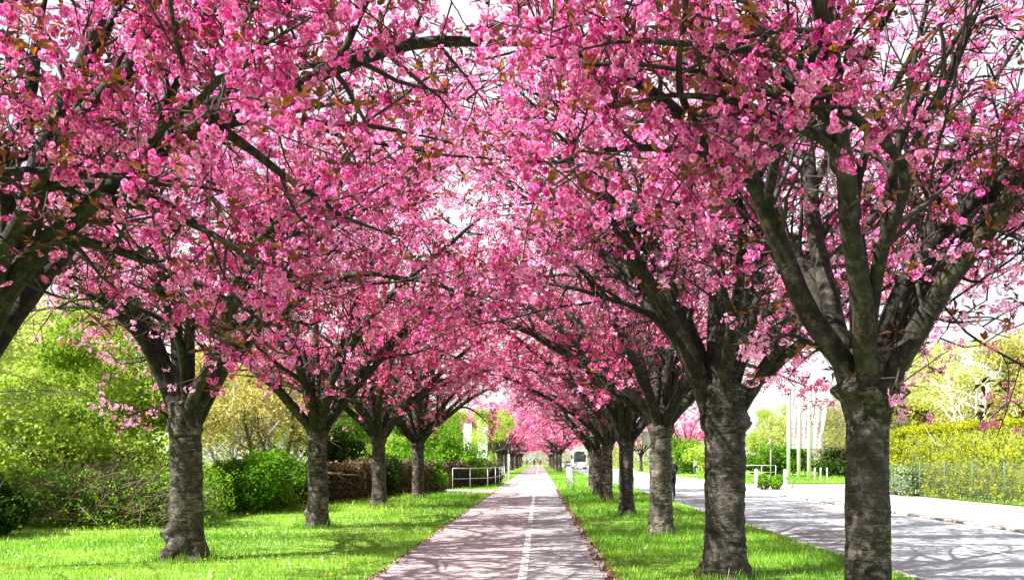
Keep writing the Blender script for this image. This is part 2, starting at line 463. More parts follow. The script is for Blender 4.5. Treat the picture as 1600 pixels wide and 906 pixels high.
def generic_limbs(rng, n_out=7, n_up=3, reach=4.2, lean=(0, 0)):
    L = []; a0 = rng.uniform(0, 6.28)
    for k in range(n_out):
        a = a0 + k * 2 * math.pi / n_out + rng.normal(0, .18); c, s = math.cos(a), math.sin(a)
        rc = reach * rng.uniform(.85, 1.1); lift = rng.uniform(-.5, .9); b = rng.normal(0, .35)
        c2, s2 = math.cos(a + b * .4), math.sin(a + b * .4); c3, s3 = math.cos(a + b * .6), math.sin(a + b * .6)
        r = rng.uniform(.09, .125)
        L.append([(lean[0] + c * .03, lean[1] + s * .03, 1.75, r), (lean[0] + c * .17, lean[1] + s * .17, 2.15, r * .95), (c * rc * .2, s * rc * .2, 3.0 + lift * .3, r * .8),
                  (c2 * rc * .48, s2 * rc * .48, 4.1 + lift * .7, r * .55), (c3 * rc * .78, s3 * rc * .78, 4.9 + lift, r * .32),
                  (c3 * rc, s3 * rc, 5.2 + lift * 1.6 + rng.uniform(-.5, .1), r * .1)])
    for k in range(n_up):
        a = a0 + 1 + k * 2.1 + rng.normal(0, .3); c, s = math.cos(a), math.sin(a); r = rng.uniform(.09, .11)
        L.append([(lean[0] + c * .03, lean[1] + s * .03, 1.8, r), (lean[0] + c * .12, lean[1] + s * .12, 2.3, r * .95), (c * .5, s * .5, 3.7, r * .7),
                  (c * 1.1, s * 1.1, 5.3, r * .45), (c * 2.0, s * 2.0, 6.9, r * .22), (c * 2.9, s * 2.9, 7.9, r * .08)])
    return L

def nrm(v): return v / (np.linalg.norm(v) + 1e-9)

def grow(rng, limb_ctrls, sec_step=0.30, sec_len=1.25, twig_step=0.17, cl_step=0.14, forks=2, bare=1.0, lim_sides=10, center=(0, 0), cam_l=None, heart=.72, cone_r=2.8):
    """limb meshes, one twig mesh, positions of flower clusters and leaf sprays"""
    limbs = []; tw = MB(); pos = []; lpos = []; free_p = []; free_l = []; main_p, main_l = pos, lpos
    for ctrl in limb_ctrls:
        p, r = catmull(ctrl, 0.16, 0.012, rng)
        m_ = min(5, len(r) // 3); r[-m_:] = np.minimum(r[-m_:], np.linspace(r[-m_], .003, m_))
        mb = MB(); mb.tube(p, r, lim_sides)
        axes = [(p, r, 1.0)]
        pos, lpos = (free_p, free_l) if r[0] < .035 else (main_p, main_l)
        Ls = np.concatenate([[0], np.cumsum(np.linalg.norm(np.diff(p, axis=0), axis=1))])
        nf = forks if Ls[-1] > 2.2 else 0
        for f in range(nf):
            i = int(np.searchsorted(Ls, Ls[-1] * rng.uniform(.25, .7))); i = min(i, len(p) - 3)
            T = nrm(p[i + 2] - p[i]); q = rng.normal(size=3); q -= T * q.dot(T); q = nrm(q)
            out = nrm(np.array((p[i][0] - center[0], p[i][1] - center[1], 0.3)))
            d = nrm(T * .75 + q * .6 + out * .25 + np.array((0, 0, .15))); ln = rng.uniform(1.5, 2.6); pts = [p[i]]
            for k in range(12):
                d = nrm(d + rng.normal(0, .09, 3) + np.array((0, 0, -.02))); pts.append(pts[-1] + d * ln / 12)
            rr = np.linspace(r[i] * .62, .008, 13); pts = np.array(pts)
            mb.tube(pts, rr, 6); axes.append((pts, rr, .85))
        limbs.append(mb)
        for (ap, ar, sc) in axes:
            S = np.concatenate([[0], np.cumsum(np.linalg.norm(np.diff(ap, axis=0), axis=1))]); tot = S[-1]
            s = (bare if ap is p and tot > 2.2 else 0.3 if tot > 1.2 else 0.1) + rng.uniform(0, .2)
            while s < tot:
                i = min(int(np.searchsorted(S, s)), len(ap) - 2)
                if cam_l is not None and np.linalg.norm(ap[i] - cam_l) < 3.4: s += .3; continue
                T = nrm(ap[i + 1] - ap[i]); q = rng.normal(size=3); q -= T * q.dot(T); q = nrm(q)
                d = nrm(T * .5 + q * .85 + np.array((0, 0, .18)))
                small = .45 if ar is r and r[0] < .035 else 1.0
                ln = sec_len * small * sc * rng.uniform(.45, 1.15) * (1 - .4 * s / tot); k = 6; pts = [ap[i]]
                for _ in range(k):
                    d = nrm(d + rng.normal(0, .14, 3) + np.array((0, 0, -.03))); pts.append(pts[-1] + d * ln / k)
                pts = np.array(pts); r0 = min(.024, ar[i] * .55)
                tw.tube(pts, np.linspace(r0, .004, k + 1), 4, cap=False)
                s2 = ln * .22
                while s2 < ln:
                    u = s2 / ln * k; j = min(int(u), k - 1); b = pts[j] + (pts[j + 1] - pts[j]) * (u - j)
                    T2 = nrm(pts[j + 1] - pts[j]); q = rng.normal(size=3); q -= T2 * q.dot(T2); q = nrm(q)
                    d2 = nrm(T2 * .45 + q * .8 + np.array((0, 0, .1))); l2 = rng.uniform(.14, .46)
                    e = b + d2 * l2; mm = (b + e) / 2 + rng.normal(0, .02, 3)
                    tw.tube([b, mm, e], [.0075, .006, .004], 3, cap=False)
                    m = max(1, int(l2 / cl_step))
                    for z in range(m):
                        pos.append(b + (e - b) * ((z + 1) / m) + rng.normal(0, .03, 3) - (0, 0, .03))
                    if rng.random() < .9: lpos.append(e + rng.normal(0, .04, 3) + (0, 0, .02))
                    s2 += twig_step * rng.uniform(.7, 1.3)
                for _ in range(max(1, int(ln / .3))):
                    pos.append(pts[rng.integers(2, k + 1)] + rng.normal(0, .04, 3) - (0, 0, .03))
                s += sec_step * rng.uniform(.7, 1.3)
            for _ in range(6): pos.append(ap[-1] + rng.normal(0, .08, 3))
    pos = np.array(main_p); lpos = np.array(main_l)
    def keep(q):
        h = np.hypot(q[:, 0], q[:, 1]); u = rng.random(len(q))
        cone = (q[:, 2] < 2.55 + .5 * h) & (h < cone_r) & (rng.random(len(q)) < .82)
        if len(q) == 0: return np.zeros(0, bool)
        return ~cone & ~((h < .75) & (q[:, 2] < 3.2)) & ~((h < 1.8) & (q[:, 2] > 2.8) & (q[:, 2] < 4.7) & (u < heart))
    pos = pos[keep(pos)]; lpos = lpos[keep(lpos)]
    if free_p:
        free_p = np.array(free_p); pos = np.concatenate([pos, free_p[np.hypot(free_p[:, 0], free_p[:, 1]) > .42]])
    if free_l: lpos = np.concatenate([lpos, free_l])
    return limbs, tw, pos, lpos

def local(ctrls, base):
    """photograph-guided limb control rows (px, py, D, r) -> rows local to the trunk's base"""
    out = []
    for c in ctrls:
        rows = []
        last_r = None; rr = [q[3] if len(q) > 3 else None for q in c]
        known = [i for i, v in enumerate(rr) if v is not None]
        vals = np.interp(range(len(c)), known, [rr[i] for i in known])
        if rr[-1] is None: vals[-1] *= .4
        for q, r in zip(c, vals):
            w = P(q[0], q[1], q[2]); rows.append((w[0] - base[0], w[1] - base[1], w[2], r))
        out.append(rows)
    return out

def in_view(W):
    D = np.maximum(W[:, 1], .01); px = 842 + W[:, 0] * 1400 / D; py = 718 - (W[:, 2] - 1.5) * 1400 / D
    return (W[:, 1] > .8) & (px > -20) & (px < 1620) & (py > -20) & (py < 910)

CL_MESH = [np_mesh('blossom_cluster', v, f, M_blossom, t + .62) for (v, f, t) in T_hi]  # tint raised too: front-lit paleness put into the petal colour
LF_MESH = [np_mesh('leaf_spray', v, f, M_bronze, t + .5) for (v, f, t) in T_leaf]

def tints(rng, pos, amp=.12):
    g = np.array([mnoise.noise(Vector(p * 1.1)) for p in pos]) * .5
    return .5 + g + rng.normal(0, amp, len(pos))

def dress(root, rng, limbs, tw, pos, lpos, templates, mat, size=1.0, hero=0, hero_leaf=0, leaf_t=None, min_cam=0.0):
    light = .11 if hero else 0.0  # front-lit highlights of the nearer trees, added to the petal tint
    for mb in limbs: mb.obj('limb', M_limb, root, smooth=True)
    tw.obj('twigs', M_twig, root, kind='stuff')
    base = np.array(root.location)
    tn = tints(rng, pos) + light
    if min_cam:
        k = np.linalg.norm(pos + base - np.array((0, 0, 1.5)), axis=1) > min_cam; pos = pos[k]; tn = tn[k]
        k = np.linalg.norm(lpos + base - np.array((0, 0, 1.5)), axis=1) > min_cam + .5; lpos = lpos[k]
    if hero:
        W = pos + base; d = np.linalg.norm(W - np.array((0, 0, 1.5)), axis=1) + np.where(in_view(W), 0, 1e3)
        order = np.argsort(d); hi = order[:hero]; rest = order[hero:]
        for i in hi:
            o = link_mesh('blossom_cluster', CL_MESH[rng.integers(len(CL_MESH))], root, loc=pos[i])
            o.rotation_euler = (rng.normal(0, .4), rng.normal(0, .4), rng.uniform(0, 6.28)); o.scale = (size * rng.uniform(.9, 1.25),) * 3
        pos = pos[rest]; tn = tn[rest]
    if hero_leaf:
        W = lpos + base; d = np.linalg.norm(W - np.array((0, 0, 1.5)), axis=1) + np.where(in_view(W), 0, 1e3)
        order = np.argsort(d); hi = order[:hero_leaf]; rest = order[hero_leaf:]
        for i in hi:
            o = link_mesh('leaf_spray', LF_MESH[rng.integers(len(LF_MESH))], root, loc=lpos[i])
            o.rotation_euler = (rng.normal(0, .4), rng.normal(0, .4), rng.uniform(0, 6.28)); o.scale = (rng.uniform(.9, 1.3),) * 3
        lpos = lpos[rest]
    n = len(pos)
    me = scatter('blossoms', templates, pos, spin_rot(rng, n, .5), rng.uniform(.8, 1.3, n) * size, tn, mat, rng)
    link_mesh('blossoms', me, root, 'stuff')
    n = len(lpos)
    me = scatter('leaves', leaf_t or T_leaf_lo, lpos, spin_rot(rng, n, .4), rng.uniform(.8, 1.2, n), .45 + rng.normal(0, .2, n), M_bronze, rng)
    link_mesh('leaves', me, root, 'stuff')

GR = 'cherry trees of the blossoming avenue'
# ---- right row, first tree
def near_tree(base, seed, trunk_kw, guided, extra, label, templates, size, hero, hero_leaf, min_cam=0.0, thin=1.0, **gk):
    rng = np.random.default_rng(seed)
    root = empty('cherry_tree', (base[0], base[1], 0), 0, label, 'tree', GR)
    link_mesh('trunk', trunk_mesh(seed, **trunk_kw), root)
    ctrl = local(guided, base)
    if thin != 1: ctrl = [[(x, y, z, r * thin) for x, y, z, r in rows] for rows in ctrl]
    for rows in ctrl:                       # root each main limb inside the trunk head
        x, y, z, r = rows[0]
        if math.hypot(x, y) < .5: rows.insert(0, (x * .3 + trunk_kw.get('lean', (0, 0))[0] * .6, y * .3, 1.7, r * .95))
    ctrl += extra
    limbs, tw, pos, lpos = grow(rng, ctrl, cam_l=np.array((-base[0], -base[1], 1.5)) if base[1] < 9 else None, **gk)
    dress(root, rng, limbs, tw, pos, lpos, templates, M_blossom, size, hero, hero_leaf, T_leaf, min_cam)
    return root

near_tree((2.645, 7.2), 3, dict(r_mid=.165, r_top=.235, flare=.07, collar=.085, collar_z=2.03, top=2.42, sides=44, rings=120,
          burls=((2.0, -.2, .07, .035), (1.98, 4.6, .07, .03))),
    [[(1335, 590, 7.2, .12), (1290, 530, 7.1), (1245, 455, 7.0, .10), (1200, 340, 6.8), (1165, 265, 6.6, .075), (1100, 215, 6.3), (1030, 150, 6.0, .05), (930, 95, 5.6, .03), (860, 60, 5.3)],
     [(1170, 275, 6.6, .06), (1130, 200, 6.7), (1090, 130, 6.9), (1060, 40, 7.1, .03), (1040, -30, 7.2)],
     [(1325, 590, 7.3, .13), (1300, 500, 7.5), (1275, 380, 7.8, .09), (1262, 250, 8.0), (1258, 120, 8.2, .06), (1290, -40, 8.4, .04)],
     [(1350, 590, 7.2, .14), (1345, 470, 7.2), (1330, 330, 7.1, .09), (1318, 200, 7.0), (1300, 60, 6.9, .06), (1290, -80, 6.8, .04)],
     [(1368, 590, 7.2, .11), (1400, 480, 7.1), (1445, 400, 7.0, .085), (1520, 320, 6.8), (1600, 265, 6.5, .05), (1720, 200, 6.2, .03)],
     [(1355, 580, 7.1, .08), (1370, 430, 6.6), (1405, 320, 6.2, .055), (1412, 262, 6.0, .045), (1340, 190, 5.7), (1260, 105, 5.4, .035), (1180, 85, 5.2), (1060, 68, 5.0, .022), (960, 70, 4.9), (880, 100, 4.8, .012)],
     [(1412, 268, 6.0, .045), (1450, 180, 5.9), (1490, 100, 5.8, .035), (1530, 0, 5.7), (1550, -80, 5.6, .02)],
     [(1375, 570, 7.3, .09), (1420, 470, 7.9), (1490, 360, 8.6, .06), (1560, 290, 9.3), (1640, 240, 10, .03)],
     [(1330, 580, 7.4, .08), (1280, 520, 8), (1230, 430, 8.8, .06), (1180, 330, 9.5), (1120, 250, 10.2, .03)],
     [(1425, 430, 7.0, .022), (1440, 480, 6.8), (1490, 505, 6.6, .010), (1560, 495, 6.4, .006)],
     [(1450, 400, 7.0, .022), (1500, 430, 6.8), (1540, 440, 6.6, .010), (1580, 420, 6.4, .006)],
     [(1390, 540, 7.1, .02), (1410, 560, 6.9), (1400, 600, 6.7, .008), (1415, 640, 6.6, .004)],
     [(1310, 570, 7.2, .034), (1260, 535, 7.0), (1225, 525, 6.8, .015), (1190, 540, 6.7, .006)]],
    [[(0, -.05, 1.8, .1), (-.1, -.25, 2.3, .09), (-.6, -1.2, 3.5, .06), (-1.2, -2.3, 4.4, .04), (-1.9, -3.3, 4.7, .015)],
     [(.05, -.05, 1.8, .1), (.2, -.2, 2.3, .09), (.9, -1.0, 3.7, .06), (1.7, -1.7, 4.6, .04), (2.6, -2.4, 5.0, .015)],
     [(.05, .05, 1.8, .1), (.2, .1, 2.3, .09), (1.2, .6, 3.8, .06), (2.3, 1.0, 4.8, .04), (3.6, 1.3, 5.0, .015)],
     [(0, .05, 1.8, .1), (-.1, .3, 2.4, .09), (-.5, 1.3, 4.0, .06), (-1.0, 2.0, 5.6, .04), (-1.3, 2.6, 6.8, .015)]],
    'nearest thick dark trunk in the right row, with a knobbly collar, beside the road', T_near, 1.0, 300, 200, 2.6,
    sec_step=.25, sec_len=1.1, forks=4, bare=1.5, cl_step=.15, heart=.85, thin=.8, cone_r=1.9)

tr1 = [o for o in bpy.data.objects if o.get('label', '').startswith('nearest thick')][0]
q_ = P(1389, 848, 7.06) - np.array(tr1.location)
v_, f_, t_ = leaf_spray(np.random.default_rng(2), 6, .05, .022)
M_sprout = petal_mat('sprout_leaves', [(0, (.25, .33, .03)), (1, (.5, .5, .06))], .4)
link_mesh('leaf_shoot', np_mesh('leaf_shoot', v_, f_, M_sprout, t_ + .5), tr1, loc=q_)

# ---- right row, second tree
near_tree((2.39, 11.5), 5, dict(r_mid=.255, r_top=.31, flare=.14, collar=.03, collar_z=1.95, top=2.5, sides=44, rings=120, burls=((.9, -1.4, .12, .03), (2.0, .1, .12, .05), (2.05, 3.0, .12, .05))),
    [[(1105, 620, 11.5, .17), (1080, 560, 11.4), (1030, 470, 11.2, .12), (975, 370, 10.9), (925, 290, 10.6, .07), (885, 200, 10.3), (850, 120, 10, .03)],
     [(1062, 520, 11.4, .1), (1040, 430, 11.5), (1000, 340, 11.7, .08), (960, 250, 11.9), (920, 180, 12.1, .04), (880, 100, 12.4)],
     [(1120, 620, 11.5, .16), (1118, 500, 11.5), (1122, 400, 11.4, .11), (1112, 300, 11.4), (1118, 180, 11.3, .07), (1130, 60, 11.2, .04), (1140, -40, 11)],
     [(1150, 630, 11.5, .12), (1200, 580, 11.3), (1260, 530, 11, .07), (1330, 460, 10.7), (1400, 410, 10.5, .03)],
     [(1135, 610, 11.7, .13), (1160, 480, 12.3), (1190, 380, 13, .08), (1220, 250, 13.8), (1240, 140, 14.4, .04)],
     [(1072, 545, 11.3, .05), (1010, 490, 11), (930, 460, 10.7, .03), (850, 440, 10.4), (790, 420, 10.1, .012)],
     [(1080, 570, 11.6, .07), (960, 400, 12.8), (850, 290, 14.0, .04), (760, 220, 15.0), (690, 190, 15.8, .012)],
     [(1085, 580, 11.5, .08), (985, 445, 12.0), (890, 355, 12.6, .045), (800, 295, 13.2), (730, 265, 13.8, .012)],
     [(1110, 600, 11.6, .1), (1050, 450, 11.7), (960, 320, 11.9, .06), (860, 235, 12.1), (770, 180, 12.3, .025), (700, 160, 12.4)],
     [(1130, 600, 11.3, .1), (1150, 480, 10.5), (1160, 380, 9.6, .06), (1140, 270, 8.9), (1100, 200, 8.3, .03)],
     [(1145, 610, 11.5, .12), (1175, 480, 11.6), (1205, 330, 11.9, .08), (1230, 180, 12.2), (1250, 40, 12.5, .04)],
     [(1095, 620, 11.7, .1), (1050, 500, 12.5), (990, 420, 13.4, .06), (930, 380, 14.2), (860, 360, 14.8, .02)]],
    [[(.05, .05, 1.8, .1), (.25, .1, 2.3, .09), (1.3, .5, 3.6, .07), (2.5, .9, 4.6, .05), (3.9, 1.2, 4.8, .015)],
     [(.05, -.05, 1.8, .1), (.25, -.1, 2.3, .09), (1.2, -.8, 3.9, .07), (2.2, -1.2, 5.0, .05), (3.4, -1.6, 5.4, .015)]],
    'stout dark cherry trunk with flared roots, second in the right row', T_mid, 1.08, 300, 100, sec_step=.26, sec_len=1.3, forks=3, bare=1.3, cl_step=.145, thin=.88, cone_r=3.0, heart=.85)

# ---- left row, first tree: its trunk stands just outside the frame
near_tree((-4.8, 7.3), 7, dict(r_mid=.24, r_top=.30, flare=.10, collar=.04, top=2.4, sides=30, rings=60),
    [[(-75, 620, 7.3, .17), (-30, 500, 7.2), (20, 380, 7.1, .14), (70, 250, 6.9), (110, 150, 6.7, .09), (150, 50, 6.5), (190, -60, 6.3, .05)],
     [(-60, 600, 7.3, .15), (0, 460, 7.1), (60, 390, 6.9, .10), (120, 340, 6.7, .085), (200, 270, 6.6), (330, 190, 6.5, .065), (440, 145, 6.4), (560, 95, 6.3, .055), (680, 65, 6.2), (800, 70, 6.1, .035), (900, 95, 6.0, .015)],
     [(-50, 600, 7.3, .1), (10, 450, 7.4), (70, 400, 7.5, .07), (115, 360, 7.6), (200, 300, 7.9, .04), (300, 250, 8.2)],
     [(-80, 600, 7.3, .14), (-60, 430, 7.3), (-10, 290, 7.2, .09), (40, 170, 7.1), (60, 60, 7, .05), (80, -40, 6.9)],
     [(-70, 600, 7.4, .12), (-20, 470, 8), (60, 330, 8.7, .07), (150, 230, 9.4), (260, 150, 10, .03)],
     [(330, 190, 6.5, .05), (400, 240, 6.7), (480, 300, 7.0, .03), (560, 350, 7.3), (640, 380, 7.5, .01)],
     [(150, 310, 6.6, .045), (250, 330, 6.5), (350, 380, 6.4, .025), (430, 440, 6.3, .01)],
     [(190, 275, 6.6, .04), (260, 200, 6.0), (340, 130, 5.5, .025), (430, 60, 5.1), (520, 10, 4.9, .01)],
     [(300, 212, 6.5, .05), (380, 190, 6.9), (480, 190, 7.4, .035), (600, 200, 7.8), (720, 230, 8.2, .012)],
     [(150, 230, 9.4, .04), (280, 200, 9.3), (420, 180, 9.2, .03), (560, 160, 9.0), (680, 170, 8.8, .01)],
     [(120, 150, 6.7, .06), (200, 100, 6.4), (300, 50, 6.1, .04), (420, 10, 5.9), (560, -30, 5.7, .02)]],
    [[(0, -.05, 1.8, .1), (.1, -.25, 2.3, .09), (.6, -1.2, 3.3, .06), (1.4, -2.0, 4.1, .04), (2.4, -2.6, 4.4, .015)],
     [(.05, 0, 1.8, .1), (.2, -.1, 2.3, .09), (1.2, -.8, 3.6, .06), (2.4, -1.4, 4.3, .04), (3.8, -2.0, 4.5, .015)],
     [(.05, .05, 1.8, .12), (.2, .2, 2.4, .1), (1.0, 1.0, 4.2, .07), (1.9, 1.7, 5.3, .05), (3.1, 2.2, 5.8, .02)],
     [(-.05, .05, 1.8, .12), (-.2, .2, 2.4, .1), (-.9, .9, 4.2, .07), (-1.7, 1.6, 5.3, .05), (-2.6, 2.2, 5.6, .02)],
     [(-.05, -.05, 1.8, .12), (-.2, -.2, 2.4, .1), (-1.2, -.5, 4.0, .07), (-2.3, -1.0, 4.9, .05), (-3.6, -1.2, 5.2, .02)]],
    'nearest cherry tree of the left row, only its black limbs and blossom reaching in', T_near, 1.0, 300, 200, 2.6,
    sec_step=.235, sec_len=1.2, forks=3, bare=1.3, cl_step=.14, thin=.82, cone_r=1.5)

# ---- left row, second tree
near_tree((-5.25, 13.4), 9, dict(r_mid=.222, r_top=.25, lean=(-.06, 0), flare=.13, collar=.02, top=2.4, sides=44, rings=120,
          burls=((.42, 3.6, .12, .13), (.15, 4.2, .12, .10), (.28, 4.8, .08, .05), (.75, 3.4, .09, .07), (1.9, 4.4, .1, .03))),
    [[(268, 632, 13.4, .11), (245, 580, 13.3), (215, 520, 13.1, .08), (150, 465, 12.8), (70, 435, 12.5, .04), (-20, 410, 12.2)],
     [(275, 630, 13.4, .12), (255, 560, 13.5), (215, 480, 13.7, .085), (160, 420, 14), (110, 380, 14.3, .05), (60, 300, 14.6)],
     [(285, 630, 13.4, .13), (275, 520, 13.4), (265, 420, 13.5, .08), (240, 300, 13.6), (230, 180, 13.7, .04)],
     [(295, 630, 13.5, .11), (298, 520, 13.9), (310, 400, 14.3, .07), (330, 280, 14.7), (350, 150, 15, .03)],
     [(303, 640, 13.4, .13), (340, 590, 13.3), (390, 530, 13.1, .09), (450, 480, 12.8), (520, 435, 12.5, .055), (600, 430, 12.2), (700, 450, 11.9, .03), (790, 480, 11.7)],
     [(300, 630, 13.2, .1), (330, 560, 12.5), (360, 470, 11.7, .07), (400, 380, 11), (470, 320, 10.4, .03), (540, 270, 9.8)],
     [(305, 630, 13.6, .1), (350, 540, 14.3), (420, 440, 15, .06), (500, 350, 15.7), (600, 280, 16.3, .03)],
     [(280, 620, 13.6, .09), (240, 560, 14.4), (190, 470, 15.4, .05), (150, 380, 16.2, .02)],
     [(262, 648, 13.3, .03), (230, 640, 13), (200, 650, 12.8, .015), (180, 640, 12.6, .006)],
     [(310, 640, 13.4, .12), (350, 560, 13.2), (430, 430, 12.9, .08), (540, 310, 12.6), (650, 230, 12.4, .04), (740, 190, 12.2)],
     [(305, 620, 13.6, .09), (400, 470, 14.8), (530, 340, 16.0, .05), (650, 270, 17.0), (760, 240, 17.8, .015)],
     [(305, 620, 13.5, .10), (370, 480, 13.8), (450, 330, 14.2, .06), (560, 210, 14.5), (660, 130, 14.8, .025)],
     [(310, 600, 13.3, .08), (390, 520, 12.8), (470, 400, 12.0, .05), (560, 330, 11.4), (640, 300, 11.0, .015)],
     [(290, 600, 13.2, .08), (270, 500, 12.3), (230, 420, 11.4, .05), (180, 370, 10.6), (140, 340, 10, .02)]],
    [[(.05, .02, 1.8, .1), (.2, .1, 2.3, .1), (1.2, .2, 4.3, .08), (2.3, .3, 5.8, .05), (3.4, .2, 6.6, .02)],
     [(-.05, .02, 1.8, .1), (-.2, .0, 2.3, .1), (-1.1, -.2, 4.5, .08), (-2.0, -.3, 5.8, .05), (-3.0, -.2, 6.4, .02)]],
    'gnarled cherry tree with bulging burls at its foot, on the left lawn', T_mid, 1.08, 300, 100, sec_step=.26, sec_len=1.3, forks=3, bare=1.3, cl_step=.14, thin=.85, cone_r=3.0, heart=.8)

# ---- generic trees of the avenue
def variant(seed, templates, size, mat, far=False, reach=4.2):
    rng = np.random.default_rng(seed)
    root = empty('cherry_tree', (0, 0, 0))
    link_mesh('trunk', trunk_mesh(seed, r_mid=rng.uniform(.19, .215), r_top=.25, flare=.11, collar=rng.uniform(.02, .06), top=2.35,
              sides=16 if far else 32, rings=24 if far else 80, burls=((rng.uniform(.2, 1.6), rng.uniform(3.6, 5.8), .12, .05),)), root)
    L = generic_limbs(rng, 7 if far else 9, 3 if far else 5, reach)
    if far: g = grow(rng, L, sec_step=.5, sec_len=1.3, twig_step=.34, cl_step=.3, forks=2, bare=.9, lim_sides=6)
    else: g = grow(rng, L, sec_step=.25, sec_len=1.35, twig_step=.19, cl_step=.14, forks=2, bare=.9, lim_sides=8)
    if far:
        limbs, tw, pos, lpos = g
        one = MB()
        for mb in limbs:
            for v, f in zip(mb.V, mb.F): pass
            V = np.concatenate(mb.V); F = np.concatenate(mb.F); one.add(V, F)
        g = ([one], tw, pos, lpos[::4])
    dress(root, rng, *g, templates, mat, size)
    return root

protos = [variant(21, T_gen, 1.2, M_blossom_far, reach=4.8), variant(22, T_gen, 1.2, M_blossom_far, reach=4.7), variant(23, T_gen, 1.2, M_blossom_far, reach=4.8)]
far_protos = [variant(31, T_far, 1.0, M_blossom_far, True, 4.6), variant(32, T_far, 1.0, M_blossom_far, True, 4.6)]
used = set()
def plant(pool, k, x, y, rz, s, label, group=GR):
    src = pool[k]
    if id(src) not in used: used.add(id(src)); o = src
    else: o = copy_tree(src)
    o.location = (x, y, 0); o.rotation_euler = (0, 0, rz); o.scale = (s, s, s)
    o['label'] = label; o['category'] = 'tree'; o['group'] = group
    return o

mids = [(0, 2.38, 17.5, 0.4, 1.05, 'third cherry tree of the right row, its dappled trunk hiding a cyclist'),
        (1, 2.30, 23.6, 2.1, .96, 'fourth cherry tree of the right row, its limbs spreading low over the grass'),
        (2, 2.35, 30.9, 3.9, .97, 'fifth cherry tree of the right row, near the white railing'),
        (0, 2.42, 36.8, 5.2, .92, 'slim-looking sixth cherry tree of the right row, just before the railing'),
        (1, 2.75, 46.0, .9, .92, 'last near cherry tree of the right row, just past the railing'),
        (1, -4.84, 19.6, 4.4, 1.03, 'sunlit cherry tree with straight grey trunk, second on the left lawn'),
        (2, -5.00, 28.0, 1.2, 1.05, 'third cherry tree on the left lawn, in front of the brown hedge'),
        (0, -4.50, 33.3, 2.9, 1.02, 'last cherry tree on the left lawn before the side path')]
for k, x, y, rz, s, lab in mids: plant(protos, k, x, y, rz, s, lab)
rr = random.Random(5)
for i in range(15):
    y = 107 + i * 7.2
    plant(far_protos, i % 2, 2.5 + rr.uniform(-.15, .15), y, rr.uniform(0, 6.28), rr.uniform(.95, 1.08), 'distant cherry tree in the far stretch of the right row', 'distant cherry trees of the right row')
for i in range(17):
    y = 92 + i * 7.2
    plant(far_protos, (i + 1) % 2, -4.0 + rr.uniform(-.15, .15), y, rr.uniform(0, 6.28), rr.uniform(.95, 1.08), 'distant cherry tree in the far stretch of the left row', 'distant cherry trees of the left row')
# cherries on the far side of the road
for i, (x, y, lab) in enumerate([(18.3, 112, 'pink cherry tree above the rounded bush across the road'), (13.9, 122, 'pink cherry tree across the road seen between trunk and small road sign'), (19.5, 128, 'pink cherry tree across the road, behind the one above the rounded bush')]):
    plant(far_protos, i % 2, x, y, rr.uniform(0, 6.28), 1.0, lab, 'cherry trees across the road')

# ------------------------------------------------------------------ ground
M_soil = ground_mat('lawn_turf', [(0.3, (0.08, 0.17, 0.012)), (0.55, (0.15, 0.28, 0.018)), (0.75, (0.22, 0.36, 0.03))], 1.2, 45, .35)
M_ground = ground_mat('rough_ground', [(0.3, (0.08, 0.12, 0.025)), (0.7, (0.15, 0.17, 0.05))], .3, 12, .3)
M_path = ground_mat('path_asphalt', [(0.3, (0.25, 0.20, 0.21)), (0.5, (0.32, 0.265, 0.275)), (0.7, (0.40, 0.345, 0.35))], 1.6, 170, .35, stretch=(1, 1, 1))
M_pathr = ground_mat('cycle_lane_asphalt', [(0.3, (0.25, 0.235, 0.25)), (0.55, (0.32, 0.30, 0.31)), (0.75, (0.39, 0.37, 0.375))], 1.4, 170, .35)
M_road = ground_mat('road_asphalt', [(0.3, (0.25, 0.26, 0.29)), (0.6, (0.31, 0.32, 0.345)), (0.8, (0.36, 0.37, 0.39))], .35, 120, .25)
M_patch = ground_mat('repair_asphalt', [(0.3, (0.20, 0.18, 0.19)), (0.7, (0.27, 0.245, 0.255))], 1.5, 150, .35)
M_cream = ground_mat('pale_pavement', [(0.3, (0.38, 0.36, 0.32)), (0.7, (0.46, 0.43, 0.38))], .8, 60, .15)
M_mauve = ground_mat('red_pavement', [(0.3, (0.27, 0.21, 0.20)), (0.7, (0.34, 0.27, 0.255))], .8, 60, .15)
M_paint = ground_mat('road_paint', [(0.40, (0.42, 0.39, 0.39)), (0.52, (0.76, 0.75, 0.74))], 9, 70, .12)
M_kerb = ground_mat('kerb_concrete', [(0.3, (0.34, 0.31, 0.29)), (0.7, (0.46, 0.43, 0.40))], 3, 60, .15)

def sheet(name, x0, x1, y0, y1, z, mat, nx=1, ny=1, label=None, amp=0.0):
    xs = np.linspace(x0, x1, nx + 1); ys = np.linspace(y0, y1, ny + 1)
    X, Y = np.meshgrid(xs, ys); Z = np.full_like(X, z)
    if amp:
        Z = Z + amp * np.array([mnoise.noise((x * .35, y * .35, 3)) for x, y in zip(X.ravel(), Y.ravel())]).reshape(X.shape)
        edge = np.minimum(np.minimum(X - x0, x1 - X), .8) / .8; Z = z + (Z - z) * np.clip(edge, 0, 1)
    V = np.stack([X.ravel(), Y.ravel(), Z.ravel()], -1)
    i = np.arange(ny)[:, None] * (nx + 1); j = np.arange(nx)[None]
    F = np.stack([i + j, i + j + 1, i + nx + 2 + j, i + nx + 1 + j], -1).reshape(-1, 4)
    o = link_mesh(name, np_mesh(name, V, F, mat, smooth=True)); o['kind'] = 'structure'
    if label: o['label'] = label
    return o

